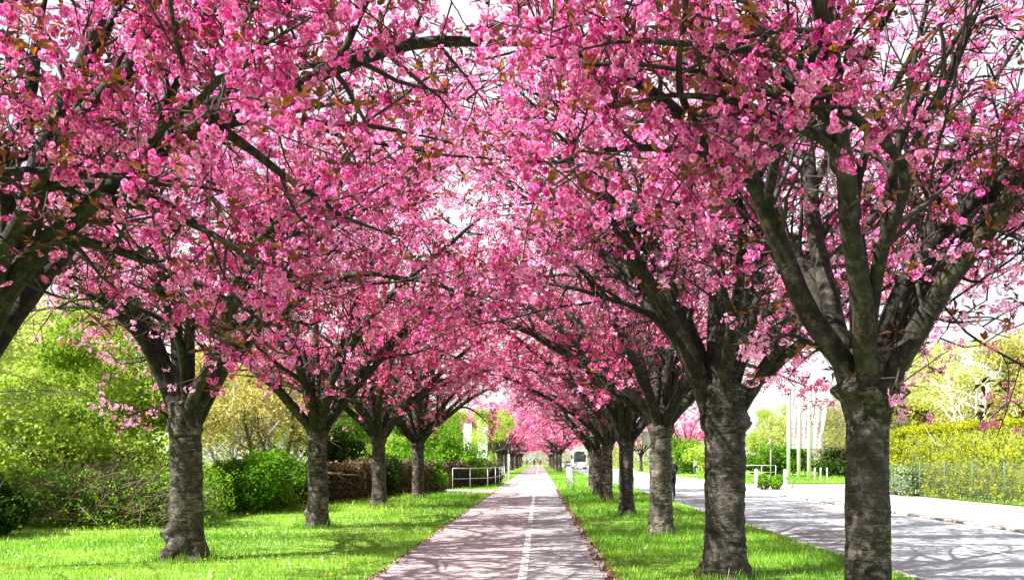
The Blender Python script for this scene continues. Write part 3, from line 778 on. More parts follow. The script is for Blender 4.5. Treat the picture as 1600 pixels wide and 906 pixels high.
sheet('ground', -600, 600, -60, 1500, -.13, M_ground)
sheet('lawn', -45, -2.07, -12, 40.2, 0, M_soil, 60, 80, 'sunny lawn on the left of the path', amp=.05)
sheet('lawn', -45, -2.07, 44.8, 240, 0, M_soil, 20, 60, 'grass strip beyond the side path', amp=.05)
sheet('lawn', .93, 4.74, -12, 240, 0, M_soil, 10, 160, 'grass verge between path and road', amp=.05)
sheet('lawn', 13.2, 60, 58, 240, -.04, M_soil, 10, 30, 'grass across the road round the flagpoles', amp=.05)
sheet('lawn', 16.3, 60, -12, 42.5, -.04, M_soil, 10, 20, 'grass strip under the tall hedge', amp=.05)
sheet('path', -2.07, -.26, -12, 240, .004, M_path, 1, 1, 'mauve asphalt footpath half')
sheet('path', -.26, .93, -12, 240, .004, M_pathr, 1, 1, 'greyer cycle half of the path')
sheet('path', -30, -2.07, 40.2, 44.8, .002, M_pathr, 1, 1, 'side path leading off to the left')
sheet('road', 4.88, 10.7, -12, 900, -.116, M_road)
sheet('pavement', 10.84, 13.42, -12, 58, -.068, M_cream, 1, 1, 'pale pavement across the road')
sheet('pavement', 13.42, 16.3, -12, 58, -.064, M_mauve, 1, 1, 'mauve footpath along the hedge')
sheet('driveway', 16.3, 45, 42.5, 58, -.066, M_mauve, 1, 1, 'drive opening past the end of the hedge')
sheet('pavement', 10.84, 13.2, 58, 240, -.068, M_cream, 1, 1, 'far pavement beyond the drive')
for (x0, x1, y0, y1) in ((-1.5, -.75, 30.2, 32.6), (-1.95, -1.2, 19.4, 21.0), (.1, .8, 25.0, 26.3), (-1.7, -1.55, 44.5, 50.5)):
    sheet('path_patch', x0, x1, y0, y1, .007, M_patch, 1, 1, 'slightly darker repair patch in the path')
for (x0, x1, y0, y1) in ((5.6, 6.9, 17, 20.5), (8.6, 9.6, 24, 31), (6.0, 6.6, 33, 45)):
    sheet('road_patch', x0, x1, y0, y1, -.1125, M_patch, 1, 1, 'darker asphalt repair in the road')
# painted lines on the path
for (a, b) in [(-6, -1.5), (0.5, 8.9), (10.6, 18.4), (21.2, 240)]:
    sheet('path_line', -.265, -.15, a, b, .008, M_paint)
# road markings
for k in range(34):
    sheet('lane_line', 7.93, 8.06, -4 + k * 6.0, -1 + k * 6.0, -.108, M_paint)
sheet('edge_line', 10.42, 10.55, -12, 240, -.112, M_paint)
sheet('cycle_line', 13.36, 13.5, -12, 58, -.058, M_paint)

# kerbs: single stones near, joined further off
def kerb(name, x0, x1, y0, y1, z0, z1, stones, label):
    root = empty(name, ((x0 + x1) / 2, 0, 0)); tag(root, label, None, None, 'structure')
    w = x1 - x0
    mb = MB(); mb.box((0, 0, (z0 + z1) / 2), (w, .985, z1 - z0)); me = mb.mesh('kerb_stone', M_kerb)
    y = y0
    for k in range(stones):
        o = link_mesh('kerb_stone', me, root, loc=(rr.uniform(-.004, .004), y + .5, rr.uniform(-.004, .004))); y += 1.0
    mb = MB(); mb.box((0, (y + y1) / 2, (z0 + z1) / 2), (w, y1 - y - .02, z1 - z0)); mb.obj('kerb_run', M_kerb, root)
    return root
kerb('kerb', 4.74, 4.88, 6, 240, -.13, .012, 34, 'pale stone kerb between verge and road')
kerb('kerb', 10.7, 10.84, 10, 240, -.13, -.062, 30, 'low kerb on the far side of the road')
eg = MB(); eg.box((-2.10, 114, -.03), (.055, 252, .075)); o = eg.obj('path_edging', M_kerb); o['kind'] = 'structure'
eg = MB(); eg.box((.955, 114, -.034), (.05, 252, .075)); o = eg.obj('path_edging', M_kerb); o['kind'] = 'structure'

# grass blades
M_grass = petal_mat('grass_blades', [(0.0, (0.05, 0.16, 0.010)), (0.45, (0.15, 0.36, 0.018)), (0.8, (0.29, 0.51, 0.04)), (1.0, (0.42, 0.50, 0.09))], .4, isl=.5, gloss=.04)
def grass(name, regions, label, seed, rings=()):
    rng = np.random.default_rng(seed); A = []
    for (x0, x1, y0, y1, n) in regions:
        A.append(np.stack([rng.uniform(x0, x1, n), rng.uniform(y0, y1, n)], -1))
    nt_ = 0
    for (cx, cy) in rings:
        k = 420; a = rng.uniform(0, 6.28, k); r_ = .33 + np.abs(rng.normal(0, .16, k)); A.append(np.stack([cx + np.cos(a) * r_, cy + np.sin(a) * r_], -1)); nt_ += k
    A = np.concatenate(A); n = len(A)
    D = A[:, 1]; big = np.clip(D / 16, .9, 3.0)
    h = rng.gamma(5, .0105, n) * (0.75 + .25 * big); w = .0065 * big * rng.uniform(.7, 1.3, n)
    a = rng.uniform(0, 6.28, n); c, s = np.cos(a), np.sin(a)
    lx, ly = rng.normal(0, .45, n) * h, rng.normal(0, .45, n) * h
    gx = np.array([mnoise.noise((x * .9, y * .9, seed)) for x, y in A]); h = h * (1 + gx * .6)
    if nt_: h[-nt_:] *= 2.0
    z0 = -.03 * np.ones(n)
    V = np.stack([np.stack([A[:, 0] - c * w, A[:, 1] - s * w, z0], -1), np.stack([A[:, 0] + c * w, A[:, 1] + s * w, z0], -1),
                  np.stack([A[:, 0] + c * w * .25 + lx, A[:, 1] + s * w * .25 + ly, h], -1), np.stack([A[:, 0] - c * w * .25 + lx, A[:, 1] - s * w * .25 + ly, h], -1)], 1)
    g2 = np.array([mnoise.noise((x * .28 + 7, y * .28, seed)) for x, y in A]); tn = .5 + gx * .4 + g2 * .45 + rng.normal(0, .09, n)
    me = np_mesh(name, V.reshape(-1, 3), np.arange(4 * n).reshape(-1, 4), M_grass, np.repeat(tn, 4))
    o = link_mesh(name, me, kind='stuff'); o['label'] = label; o['category'] = 'grass'
    return o
grass('grass', [(-11.5, -2.09, 9, 18, 44000), (-12, -2.09, 18, 40, 34000), (-9, -2.09, 45, 110, 9000)], 'bright green mown grass on the left lawn', 1, [(-5.25, 13.4), (-4.84, 19.6), (-5, 28), (-4.5, 33.3)])
grass('grass', [(.94, 4.74, 9, 20, 32000), (.94, 4.74, 20, 45, 22000), (.94, 4.74, 45, 120, 10000)], 'lush grass on the verge between path and road', 2, [(2.62, 7.2), (2.39, 11.5), (2.38, 17.5), (2.3, 23.6), (2.35, 30.9)])
grass('grass', [(13.2, 30, 58, 80, 9000), (16.3, 17.0, 22, 42, 4000)], 'thin grass across the road by hedge and flagpoles', 3)

# small flowers in the lawn, and leaf litter along the path's edge
def speckle(name, rng, pos, mat, r, label):
    T = [flower(rng, 6, 3, r) for _ in range(3)]
    n = len(pos)
    me = scatter(name, T, pos, spin_rot(rng, n, .3), rng.uniform(.7, 1.3, n), np.full(n, .5), mat, rng)
    o = link_mesh(name, me, kind='stuff'); tag(o, label, 'flowers')
rng = np.random.default_rng(77)
M_yellow = petal_mat('dandelion_yellow', [(0, (.7, .42, .01)), (1, (.85, .62, .03))], .2)
M_white = petal_mat('daisy_white', [(0, (.75, .75, .72)), (1, (.85, .85, .82))], .2)
n = 420
band = np.stack([rng.uniform(-9.6, -2.3, n), np.zeros(n), np.full(n, .065)], -1); band[:, 1] = rng.uniform(11, 36, n)
k = 200; tt = rng.uniform(0, 1, k); band[:k, 0] = -9.6 + 4.4 * tt + rng.normal(0, .35, k); band[:k, 1] = 19 + 17 * tt + rng.normal(0, 1.0, k)
speckle('dandelions', rng, band, M_yellow, .022, 'yellow dandelions dotted in the left lawn')
n = 500
dz = np.stack([rng.uniform(-10, -3, n), rng.uniform(10, 22, n), np.full(n, .06)], -1)
speckle('daisies', rng, dz, M_white, .013, 'tiny white daisies in the left lawn')
n = 1700
M_litter = petal_mat('leaf_litter', [(0, (.10, .045, .03)), (.6, (.24, .12, .07)), (1, (.5, .22, .2))], .2)
T_lit = [sprig(rng, 2, .045, .03, .02, .2) for _ in range(5)]
xx = np.where(rng.random(n) < .75, .93 + rng.normal(0, .07, n), -2.09 + rng.normal(0, .03, n))
pp = np.stack([xx, 9 + 36 * rng.random(n) ** 1.3, np.full(n, .02)], -1)
o = link_mesh('leaf_litter', scatter('leaf_litter', T_lit, pp, spin_rot(rng, n, .2), rng.uniform(.6, 1.4, n), np.full(n, .5) + rng.normal(0, .2, n), M_litter, rng), kind='stuff')
tag(o, 'brown leaf litter along the edges of the path', 'litter')
n = 2600
pp = np.stack([np.where(rng.random(n) < .15, np.where(rng.random(n) < .5, -2.0 + np.abs(rng.normal(0, .12, n)), .86 - np.abs(rng.normal(0, .12, n))), rng.uniform(-6, 4.7, n)), 9 + 30 * rng.random(n) ** 1.2, np.full(n, .02)], -1)
T_pet = [sprig(rng, 1, .022, .018, .001, .1) for _ in range(4)]
o = link_mesh('fallen_petals', scatter('fallen_petals', T_pet, pp, spin_rot(rng, n, .15), rng.uniform(.7, 1.3, n), np.full(n, .8), M_blossom, rng), kind='stuff')
tag(o, 'pink petals fallen on path and grass', 'petals')

# ------------------------------------------------------------------ background greenery
def leafm(name, a, b, c, tr=.4, big=0.0): return petal_mat(name, [(0.0, a), (0.5, b), (1.0, c)], tr, True, isl=.4, big=big)
M_spring = leafm('spring_leaves', (.16, .27, .025), (.35, .50, .06), (.57, .65, .15), .5)
M_pale = leafm('washed_out_spring_leaves', (.34, .40, .10), (.55, .60, .18), (.72, .72, .30), .5)  # spring leaves lightened: flare and overexposure put into their colour
M_gold = leafm('gold_green_leaves', (.30, .27, .07), (.50, .46, .13), (.66, .60, .22), .5)
M_green = leafm('green_leaves', (.05, .13, .012), (.13, .29, .02), (.24, .42, .04), .4)
M_dark = leafm('dark_leaves', (.015, .035, .008), (.035, .075, .014), (.08, .14, .03), .25)
M_beech = leafm('brown_beech_leaves', (.035, .025, .014), (.12, .085, .05), (.22, .17, .10), .3)
M_hedge = leafm('hedge_leaves', (.13, .17, .012), (.29, .35, .02), (.50, .48, .03), .35)
M_olive = leafm('olive_leaves', (.20, .20, .05), (.36, .37, .12), (.52, .50, .22), .45)
M_pinkwood = leafm('budding_twigs', (.20, .13, .10), (.38, .26, .20), (.5, .38, .3), .4)
M_blueg = leafm('bluish_leaves', (.08, .14, .05), (.22, .31, .13), (.36, .43, .24), .3)

def lumps(rng, n, cx, cy, cz, rx, ry, rz, nl, lr):
    """points spread over lumpy shells inside an ellipsoid"""
    C = rng.normal(size=(nl, 3)); C /= np.linalg.norm(C, axis=1)[:, None]; C *= rng.uniform(.3, .85, (nl, 1)) ** .6
    C = C * np.array((rx, ry, rz)) + np.array((cx, cy, cz))
    w = rng.integers(0, nl, n); d = rng.normal(size=(n, 3)); d /= np.linalg.norm(d, axis=1)[:, None]
    rad = lr * rng.uniform(.6, 1.2, nl)[w] * rng.uniform(.55, 1.0, n)
    p = C[w] + d * rad[:, None] * np.array((1, 1, .8)); off = rng.normal(0, .12, nl)[w]
    return p, off

def bg_tree(seed, mat, bark, h=7.0, r=3.0, n=2200, templates=None, stems=1, trunk_r=.14, low=.35, nl=16, size=1.0, name='leafy_tree'):
    """a trunk with limbs and a lumpy open crown; height h, crown radius r"""
    rng = np.random.default_rng(seed); root = empty(name)
    tr = MB(); br = MB(); ends = []
    for s in range(stems):
        a = rng.uniform(0, 6.28); sp = 0 if stems == 1 else .16
        p0 = np.array((math.cos(a) * sp, math.sin(a) * sp, -.1)); d = nrm(np.array((rng.normal(0, .12) + math.cos(a) * sp * 1.6, rng.normal(0, .12) + math.sin(a) * sp * 1.6, 1)))
        pts = [p0]; k = 12
        for i in range(k): d = nrm(d + rng.normal(0, .06, 3) + (0, 0, .03)); pts.append(pts[-1] + d * h * .8 / k)
        pts = np.array(pts); rad = np.linspace(trunk_r, trunk_r * .18, k + 1); rad[0] *= 1.4; tr.tube(pts, rad, 10)
        for i in range(9):
            j = rng.integers(int(k * low), k); q = rng.normal(size=3); q[2] = abs(q[2]) * .6; e = nrm(q + (0, 0, .35))
            pp = [pts[j]]; l = r * rng.uniform(.6, 1.1)
            for _ in range(7): e = nrm(e + rng.normal(0, .12, 3)); pp.append(pp[-1] + e * l / 7)
            br.tube(np.array(pp), np.linspace(rad[j] * .55, .008, 8), 5, cap=False)
            for _ in range(4):
                b = pp[rng.integers(2, 8)]; f = nrm(e + rng.normal(0, .6, 3)); br.tube([b, b + f * .5, b + f * 1.0 + (0, 0, .05)], [.012, .008, .004], 3, cap=False)
    tr.obj('trunk', bark, root, smooth=True); br.obj('branches', bark, root, kind='stuff')
    if n:
        p, off = lumps(rng, n, 0, 0, h * (1 + low) / 2, r, r, h * (1 - low) / 2, nl, r * .38)
        p = p[p[:, 2] > .2]; off = off[:len(p)]
        me = scatter('crown', templates or T_sprig, p, rand_rot(rng, len(p)), rng.uniform(.7, 1.3, len(p)) * size, .5 + off + rng.normal(0, .1, len(p)), mat, rng)
        link_mesh('crown', me, root, 'stuff')
    return root

def shrub(seed, mat, rx, ry, h, n, templates=None, size=1.0, nl=14, name='shrub', twigmat=None):
    rng = np.random.default_rng(seed); root = empty(name)
    br = MB()
    for k in range(26):
        a = rng.uniform(0, 6.28); rr_ = rng.uniform(.2, 1); e = np.array((math.cos(a) * rx * rr_ * .8, math.sin(a) * ry * rr_ * .8, h * rng.uniform(.6, 1.0)))
        b = e * (.25, .25, 0); b[2] = -.05; m = (b + e) / 2 + rng.normal(0, .12, 3)
        br.tube([b, m, e], [.02, .012, .005], 4, cap=False)
    br.obj('stems', twigmat or M_bgbark, root, kind='stuff')
    p, off = lumps(rng, n, 0, 0, h * .48, rx, ry, h * .5, nl, h * .33)
    k = (p[:, 2] > .02); p = p[k]; off = off[k]
    me = scatter('foliage', templates or T_sprig_s, p, rand_rot(rng, len(p)), rng.uniform(.7, 1.3, len(p)) * size, .5 + off + rng.normal(0, .1, len(p)), mat, rng)
    link_mesh('foliage', me, root, 'stuff')
    return root

def place(o, x, y, label, cat, s=1.0, rz=0.0, group=None, first=None, sz=None):
    if first is not None:
        if first.get('_used'): o = copy_tree(first)
        else: first['_used'] = 1; o = first
    o.location = (x, y, 0); o.rotation_euler = (0, 0, rz); o.scale = (s, s, sz or s)
    if '_used' in o and o is not first: del o['_used']
    return tag(o, label, cat, group)

pool = {
    'spring': bg_tree(41, M_spring, M_bgbark, 8, 3.2, 3600, None, 1, .13, .22, 20, 1.25),
    'spring2': bg_tree(42, M_spring, M_bgbark, 7, 3.0, 3200, None, 2, .10, .12, 20, 1.25),
    'gold': bg_tree(43, M_gold, M_palebark, 7, 2.8, 2000, T_sprig_s, 3, .09, .30, 18, 1.5),
    'green': bg_tree(44, M_green, M_bgbark, 8, 3.2, 3400, None, 1, .15, .18, 20, 1.3),
    'olive': bg_tree(45, M_olive, M_bgbark, 9, 3.4, 3200, T_sprig_w, 2, .12, .12, 20, 1.4),
    'pale': bg_tree(47, M_pale, M_palebark, 8, 3.2, 2600, T_sprig_s, 2, .10, .15, 20, 1.7),
    'budding': bg_tree(46, M_pinkwood, M_palebark, 8, 3.2, 1800, T_sprig_w, 3, .08, .15, 18, 1.3),
}
def bt(kind, x, y, s, rz, label, group='trees behind the lawn on the left'):
    return place(None, x, y, label, 'tree', s, rz, group, first=pool[kind])
# left wood
GL = 'trees behind the lawn on the left'
bt('pale', -14.5, 19.5, .85, .3, 'yellow-green tree behind the brushwood at the left edge')
bt('spring2', -12.2, 24.5, .8, 1.9, 'yellow-green tree between brushwood and first trunk on the lawn')
bt('spring', -18.5, 26, .95, 2.2, 'taller yellow-green tree behind the one at the left edge')
bt('pale', -16.0, 31, .9, 4.0, 'yellow-green tree further back on the left, left of the gnarled trunk')
bt('gold', -10.4, 30, .75, .8, 'small tree with pale stems and sparse golden leaves behind the bright shrub')
bt('gold', -11.8, 36, .95, 2.9, 'thin golden-leaved tree left of the dark many-stemmed one')
bt('spring', -20, 38, 1.1, 5.1, 'far yellow-green tree behind the golden ones')
bt('gold', -15, 43, 1.0, 4.4, 'golden-leaved tree far back in the left wood')
bt('green', -9.5, 46, .72, 1.0, 'green tree behind the brown hedge')
bt('green', -8.6, 56, .75, 2.5, 'broad green tree behind the railing on the left')
bt('spring', -7.6, 74, .7, 3.7, 'yellow-green tree beyond the railing near the path')
bt('spring2', -12, 62, 1.0, .2, 'yellow-green tree behind the broad green one')
bt('olive', -14.5, 52, 1.0, 2.2, 'olive tree deep in the left wood')
bt('spring', -6.4, 96, .8, .9, 'yellow-green tree beside the distant path')
# right side
GRT = 'trees beyond the road'
bt('olive', 28, 82, 1.0, .4, 'olive tree left of the flags', GRT)
bt('olive', 33, 88, 1.05, 2.0, 'olive tree just behind the flags', GRT)
bt('budding', 37, 84, .85, 1.1, 'reddish budding tree right of the flags', GRT)
bt('budding', 31, 92, .95, 3.3, 'reddish budding tree behind the first flagpole', GRT)
bt('pale', 24.5, 88, .9, 5.0, 'yellow-green tree behind the white railing across the road', GRT)
bt('spring', 27, 104, .9, 1.4, 'yellow-green tree past the walking person', GRT)
bt('pale', 20.3, 47, .95, 2.6, 'bright tree behind the left end of the tall hedge', GRT)
bt('pale', 21.8, 43, .95, 4.4, 'bright tree behind the middle of the tall hedge', GRT)
bt('gold', 23.5, 42, 1.1, .5, 'golden tree behind the white-stemmed one', GRT)
bt('pale', 25.5, 43, .95, 3.5, 'yellow-green tree behind the right end of the tall hedge', GRT)
bt('pale', 25.8, 58, 1.0, 1.5, 'far yellow-green tree seen just right of the nearest trunk', GRT)
# white-stemmed tree
o = bg_tree(52, M_gold, M_palebark, 6.2, 2.4, 260, T_sprig_s, 4, .11, .30, 14, 1.3, 'white_stemmed_tree')
place(o, 17.9, 36.5, 'almost bare tree with white forking stems rising behind the hedge', 'tree')
# dark many-stemmed tree and mossy leaning trunk
o = bg_tree(53, M_gold, M_bgbark, 4.2, 1.6, 260, T_sprig_s, 4, .13, .35, 12, 1.3, 'many_stemmed_tree')
place(o, -8.7, 29.2, 'dark tree with several leaning stems behind the bright shrub', 'tree')
o = bg_tree(54, M_spring, M_bgbark, 5.5, 1.8, 700, None, 1, .22, .4, 12, 1.0, 'mossy_tree')
place(o, -3.4, 66, 'mossy leaning trunk behind the end of the left railing', 'tree')

# far treeline
def treeline(name, pts, h, n, mat, seed, label, size=2.2):
    rng = np.random.default_rng(seed); P_ = []
    for _ in range(n):
        i = rng.integers(len(pts) - 1); t = rng.random(); a, b = np.array(pts[i]), np.array(pts[i + 1]); q = a + (b - a) * t
        hh = h * (.75 + .35 * mnoise.noise((q[0] * .09, q[1] * .09, seed)))
        P_.append((q[0] + rng.normal(0, 1.6), q[1] + rng.normal(0, 1.6), hh * rng.random() ** .8))
    P_ = np.array(P_)
    tn = .5 + np.array([mnoise.noise(Vector(p * .25)) for p in P_]) * .4 + rng.normal(0, .1, n)
    me = scatter(name, T_sprig, P_, rand_rot(rng, n), rng.uniform(.8, 1.4, n) * size, tn, mat, rng)
    return tag(link_mesh(name, me, kind='stuff'), label, 'trees')
treeline('woodland', [(-34, 10), (-30, 45), (-22, 80), (-16, 130), (-10, 250)], 8.5, 2800, M_spring, 4, 'leafy wood closing the view on the left', 2.9)
treeline('woodland', [(34, 22), (40, 60), (48, 105), (30, 125), (18, 150), (16, 300)], 8.5, 2600, M_olive, 6, 'leafy wood closing the view across the road', 3.3)
treeline('woodland', [(-30, 290), (0, 300), (30, 290)], 7.0, 1500, M_olive, 8, 'trees closing the far end of the avenue', 3.0)

# shrubs on the left
o = shrub(61, M_green, 1.9, 2.4, 1.75, 3600, nl=22, size=1.15, name='green_shrub')
place(o, -8.2, 26.3, 'dense bright green shrub left of the straight grey trunk', 'shrub')
o = shrub(62, M_green, 1.6, 1.6, 1.5, 2400, nl=18, size=1.1, name='green_shrub')
place(o, -9.6, 23.0, 'lower bright green shrub right of the gnarled trunk', 'shrub')
o = shrub(63, M_dark, .9, .9, 1.2, 900, nl=10, size=1.5, name='dark_shrub')
place(o, -10.7, 17.0, 'dark glossy-leaved bush in the bottom left corner', 'shrub')
o = shrub(64, M_dark, 1.5, 1.3, 2.7, 1500, nl=18, size=1.7, name='dark_shrub')
place(o, -8.6, 38.0, 'tall dark ivy-covered bush behind the brown hedge', 'shrub')
o = shrub(65, M_spring, 1.8, 1.8, 2.2, 2200, nl=18, size=1.3, name='light_shrub')
place(o, -11.2, 22.0, 'yellow-green bush above the brushwood', 'shrub')
o = shrub(73, M_spring, 2.2, 1.8, 3.0, 2400, nl=20, size=1.4, name='light_shrub')
place(o, -13.2, 21.6, 'taller yellow-green bush behind the left end of the brushwood', 'shrub')
o = shrub(66, M_green, 2.6, 1.6, 3.3, 2400, nl=24, size=1.8, name='willow_shrub')
place(o, -5.9, 50.5, 'feathery light green bush behind the left railing', 'shrub')
o = shrub(67, M_spring, 2.0, 1.6, 2.6, 1500, nl=20, size=1.9, name='willow_shrub')
place(o, -8.4, 52.5, 'light green bush left of the feathery one behind the hedge', 'shrub')
o = shrub(68, M_green, 2.6, 2.0, 4.0, 1300, nl=20, size=2.6, name='round_shrub')
place(o, 15.2, 99, 'rounded bright green bush beside the walking person', 'shrub')
o = shrub(69, M_green, .95, .8, .7, 700, nl=10, size=1.1, name='low_shrub')
place(o, 12.0, 47.5, 'low green bush behind the small railing across the road', 'shrub')
o = shrub(70, M_green, 3.4, 2.0, 3.0, 1500, nl=22, size=2.6, name='green_shrub')
place(o, 22.5, 84, 'green bush below the olive trees left of the flags', 'shrub')
o = shrub(71, M_dark, 4.2, 2.0, 2.6, 1400, nl=22, size=2.6, name='dark_shrub')
place(o, 27.5, 82, 'dark bush behind the feet of the flagpoles', 'shrub')
o = shrub(72, M_spring, 4.0, 2.5, 3.2, 1200, nl=20, size=2.8, name='light_shrub')
place(o, 17.0, 84, 'pale yellow-green bushes across the road behind the white railing', 'shrub')

# brushwood heap
rng = np.random.default_rng(81)
root = empty('brushwood_heap', (-9.7, 20.2, 0), 0, 'tangled brown brushwood heap at the foot of the yellow-green bushes', 'brushwood')
mb = MB()
for k in range(1500):
    x = rng.uniform(-3.3, 2.0); top = 1.2 * max(0, 1 - (abs(x + .4) / 3.2) ** 2.0)
    y = rng.normal(0, .55); z = rng.uniform(0, 1) * top
    d = nrm(np.array((rng.normal(.7, .6), rng.normal(0, .5), rng.normal(.45, .35)))); l = rng.uniform(.3, 1.0)
    p = np.array((x, y, z)); mb.tube([p, p + d * l * .5 + rng.normal(0, .04, 3), p + d * l], [.009, .007, .004], 3, cap=False)
mb.obj('twigs', M_brush, root, kind='stuff')
nn = 1900
p = np.stack([rng.uniform(-3.2, 2.6, nn), rng.normal(0, .6, nn), rng.uniform(0, 1.3, nn)], -1)
link_mesh('undergrowth', scatter('undergrowth', T_sprig_s, p, rand_rot(rng, nn), np.full(nn, .8), np.full(nn, .6) + rng.normal(0, .15, nn), M_green, rng), root, 'stuff')
tk = MB()
for k in range(500):
    a = rng.uniform(0, 1); c = np.array((-8.6 - 2.4 * a, 22.3 - .5 * a, 0)) + np.array((0, rng.normal(0, .5), rng.uniform(0, .9)))
    d = nrm(rng.normal(size=3) * (1, .6, .7)); l = rng.uniform(.3, .9)
    tk.tube([c - root.location, c + d * l * .5 - root.location, c + d * l - root.location], [.008, .006, .004], 3, cap=False)
tk.obj('twigs', M_bgbark, root, kind='stuff')

# leafless branches reaching in from the left edge
rng = np.random.default_rng(82)
root = empty('bare_tree', (-9.2, 11.5, 0), 0, 'bare dark branches reaching in from the left edge above the bushes', 'tree')
mb = MB(); tw = MB()
mb.tube([(0, 0, -.1), (.1, 0, 1.2), (0, .1, 2.6), (.2, 0, 4.2)], [.12, .10, .07, .03], 8)
for k in range(16):
    z = rng.uniform(1.0, 3.9); d = nrm(np.array((1, rng.normal(0, .35), rng.normal(.15, .22)))); pp = [np.array((.05, 0, z))]
    for _ in range(12): d = nrm(d + rng.normal(0, .06, 3) + (0, 0, -.012)); pp.append(pp[-1] + d * rng.uniform(.2, .25))
    tw.tube(np.array(pp), np.linspace(.02, .004, 13), 4, cap=False)
    for _ in range(7):
        j = rng.integers(3, 12); f = nrm(d + rng.normal(0, .45, 3)); l = rng.uniform(.3, .8); b = pp[j]
        tw.tube([b, b + f * l * .5 + rng.normal(0, .02, 3), b + f * l], [.006, .004, .002], 3, cap=False)
mb.obj('trunk', M_bgbark, root, smooth=True); tw.obj('branches', M_bgbark, root, kind='stuff')

# hedges
def hedge(name, a, b, width, h, n, mat, seed, label, templates=None, size=1.0, core=(.03, .04, .01), lower=None):
    rng = np.random.default_rng(seed); a = np.array(a, float); b = np.array(b, float); L = np.linalg.norm(b - a); t = (b - a) / L; nn_ = np.array((-t[1], t[0]))
    root = empty(name, (a[0], a[1], 0), 0, label, 'hedge')
    u = rng.uniform(0, L, n); v = np.empty(n); z = np.empty(n); pick = rng.random(n)
    side = pick < .72; v[side] = np.where(rng.random(side.sum()) < .8, 1, -1) * width / 2; z[side] = rng.uniform(0.03, h, side.sum())
    top = (pick >= .72) & (pick < .92); v[top] = rng.uniform(-width / 2, width / 2, top.sum()); z[top] = h
    end = pick >= .92; v[end] = rng.uniform(-width / 2, width / 2, end.sum()); z[end] = rng.uniform(0, h, end.sum()); u[end] = np.where(rng.random(end.sum()) < .5, 0, L)
    bul = np.array([mnoise.noise((x * 1.1, zz * 1.1, seed)) for x, zz in zip(u, z)])
    v = v * (1 + bul * .25) + rng.normal(0, .05, n); z = z + rng.normal(0, .04, n) + np.where(top, bul * .14, 0)
    p = np.stack([t[0] * u + nn_[0] * v, t[1] * u + nn_[1] * v, np.maximum(z, .03)], -1)
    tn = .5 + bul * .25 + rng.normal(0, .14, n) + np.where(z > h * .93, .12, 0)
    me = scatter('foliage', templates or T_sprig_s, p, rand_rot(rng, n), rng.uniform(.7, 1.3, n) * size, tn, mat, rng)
    link_mesh('foliage', me, root, 'stuff')
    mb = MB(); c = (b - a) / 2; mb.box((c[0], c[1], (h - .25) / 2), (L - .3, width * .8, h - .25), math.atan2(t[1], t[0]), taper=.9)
    mb.obj('filler_core', solid_mat(name + '_filler', core, .9, var=.5, scale=6), root)  # solid filler box added inside so the foliage is not see-through
    return root
hedge('tall_hedge', (16.95, 41.5), (17.25, 21), 1.3, 2.85, 15000, M_hedge, 91, 'tall clipped yellow-green hedge along the far footpath', size=1.05, core=(.13, .16, .016))
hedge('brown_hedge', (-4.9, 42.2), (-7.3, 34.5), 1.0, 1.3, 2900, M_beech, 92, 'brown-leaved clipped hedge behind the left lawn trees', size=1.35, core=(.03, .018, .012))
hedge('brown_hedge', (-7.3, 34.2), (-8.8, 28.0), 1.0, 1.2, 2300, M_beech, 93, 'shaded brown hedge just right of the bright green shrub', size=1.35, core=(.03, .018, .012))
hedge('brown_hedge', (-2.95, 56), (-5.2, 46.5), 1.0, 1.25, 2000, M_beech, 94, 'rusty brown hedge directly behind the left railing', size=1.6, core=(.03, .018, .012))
hedge('conifer_hedge', (19.2, 45.6), (17.0, 42.3), 1.4, 4.1, 3000, M_hedge, 95, 'taller yellow-green conifer hedge at the left end of the clipped hedge', size=1.2, core=(.05, .055, .012))
hedge('bluish_hedge', (16.0, 41.6), (16.05, 38.4), .5, 1.05, 1100, M_blueg, 96, 'low bluish-green bushes at the left foot of the clipped hedge', size=1.1, core=(.08, .11, .07))
o = shrub(97, M_dark, .9, .7, 1.65, 700, nl=10, size=1.3, name='dark_shrub')
place(o, -6.4, 36.3, 'dark green bush growing in front of the brown hedge', 'shrub')
o = shrub(98, M_green, 1.6, .9, 1.9, 1100, nl=12, size=1.4, name='green_shrub')
place(o, -5.9, 41.0, 'mid green bush above the brown hedge by the last lawn tree', 'shrub')

# ------------------------------------------------------------------ metalwork
M_galv = solid_mat('galvanised_steel', (.34, .35, .36), .45, .3, var=.12, scale=20)
M_whitep = solid_mat('white_paint', (.78, .78, .77), .5, var=.05, scale=10)
M_darkmetal = solid_mat('dark_steel', (.06, .06, .065), .5, .5)
M_wire = solid_mat('fence_wire', (.10, .18, .14), .6, .0)

def rail_section(pts, post_i, h, mat, label, name='railing', rails=(1.0, .52), r=.019, cat='railing'):
    base = np.array((*pts[0], 0)); root = empty(name, base, 0, label, cat, 'metal railings')
    pm = MB(); pm.tube([(0, 0, -.1), (0, 0, h)], .021, 8); me = pm.mesh('post', mat, True)
    for i in post_i:
        link_mesh('post', me, root, loc=(pts[i][0] - base[0], pts[i][1] - base[1], 0))
    for k, f in enumerate(rails):
        mb = MB(); mb.tube([(x - base[0], y - base[1], h * f + (r if f == 1.0 else 0)) for x, y in pts], r if f == 1 else r * .75, 8)
        mb.obj('handrail' if f == 1.0 else 'lower_rail', mat, root, smooth=True)
    return root
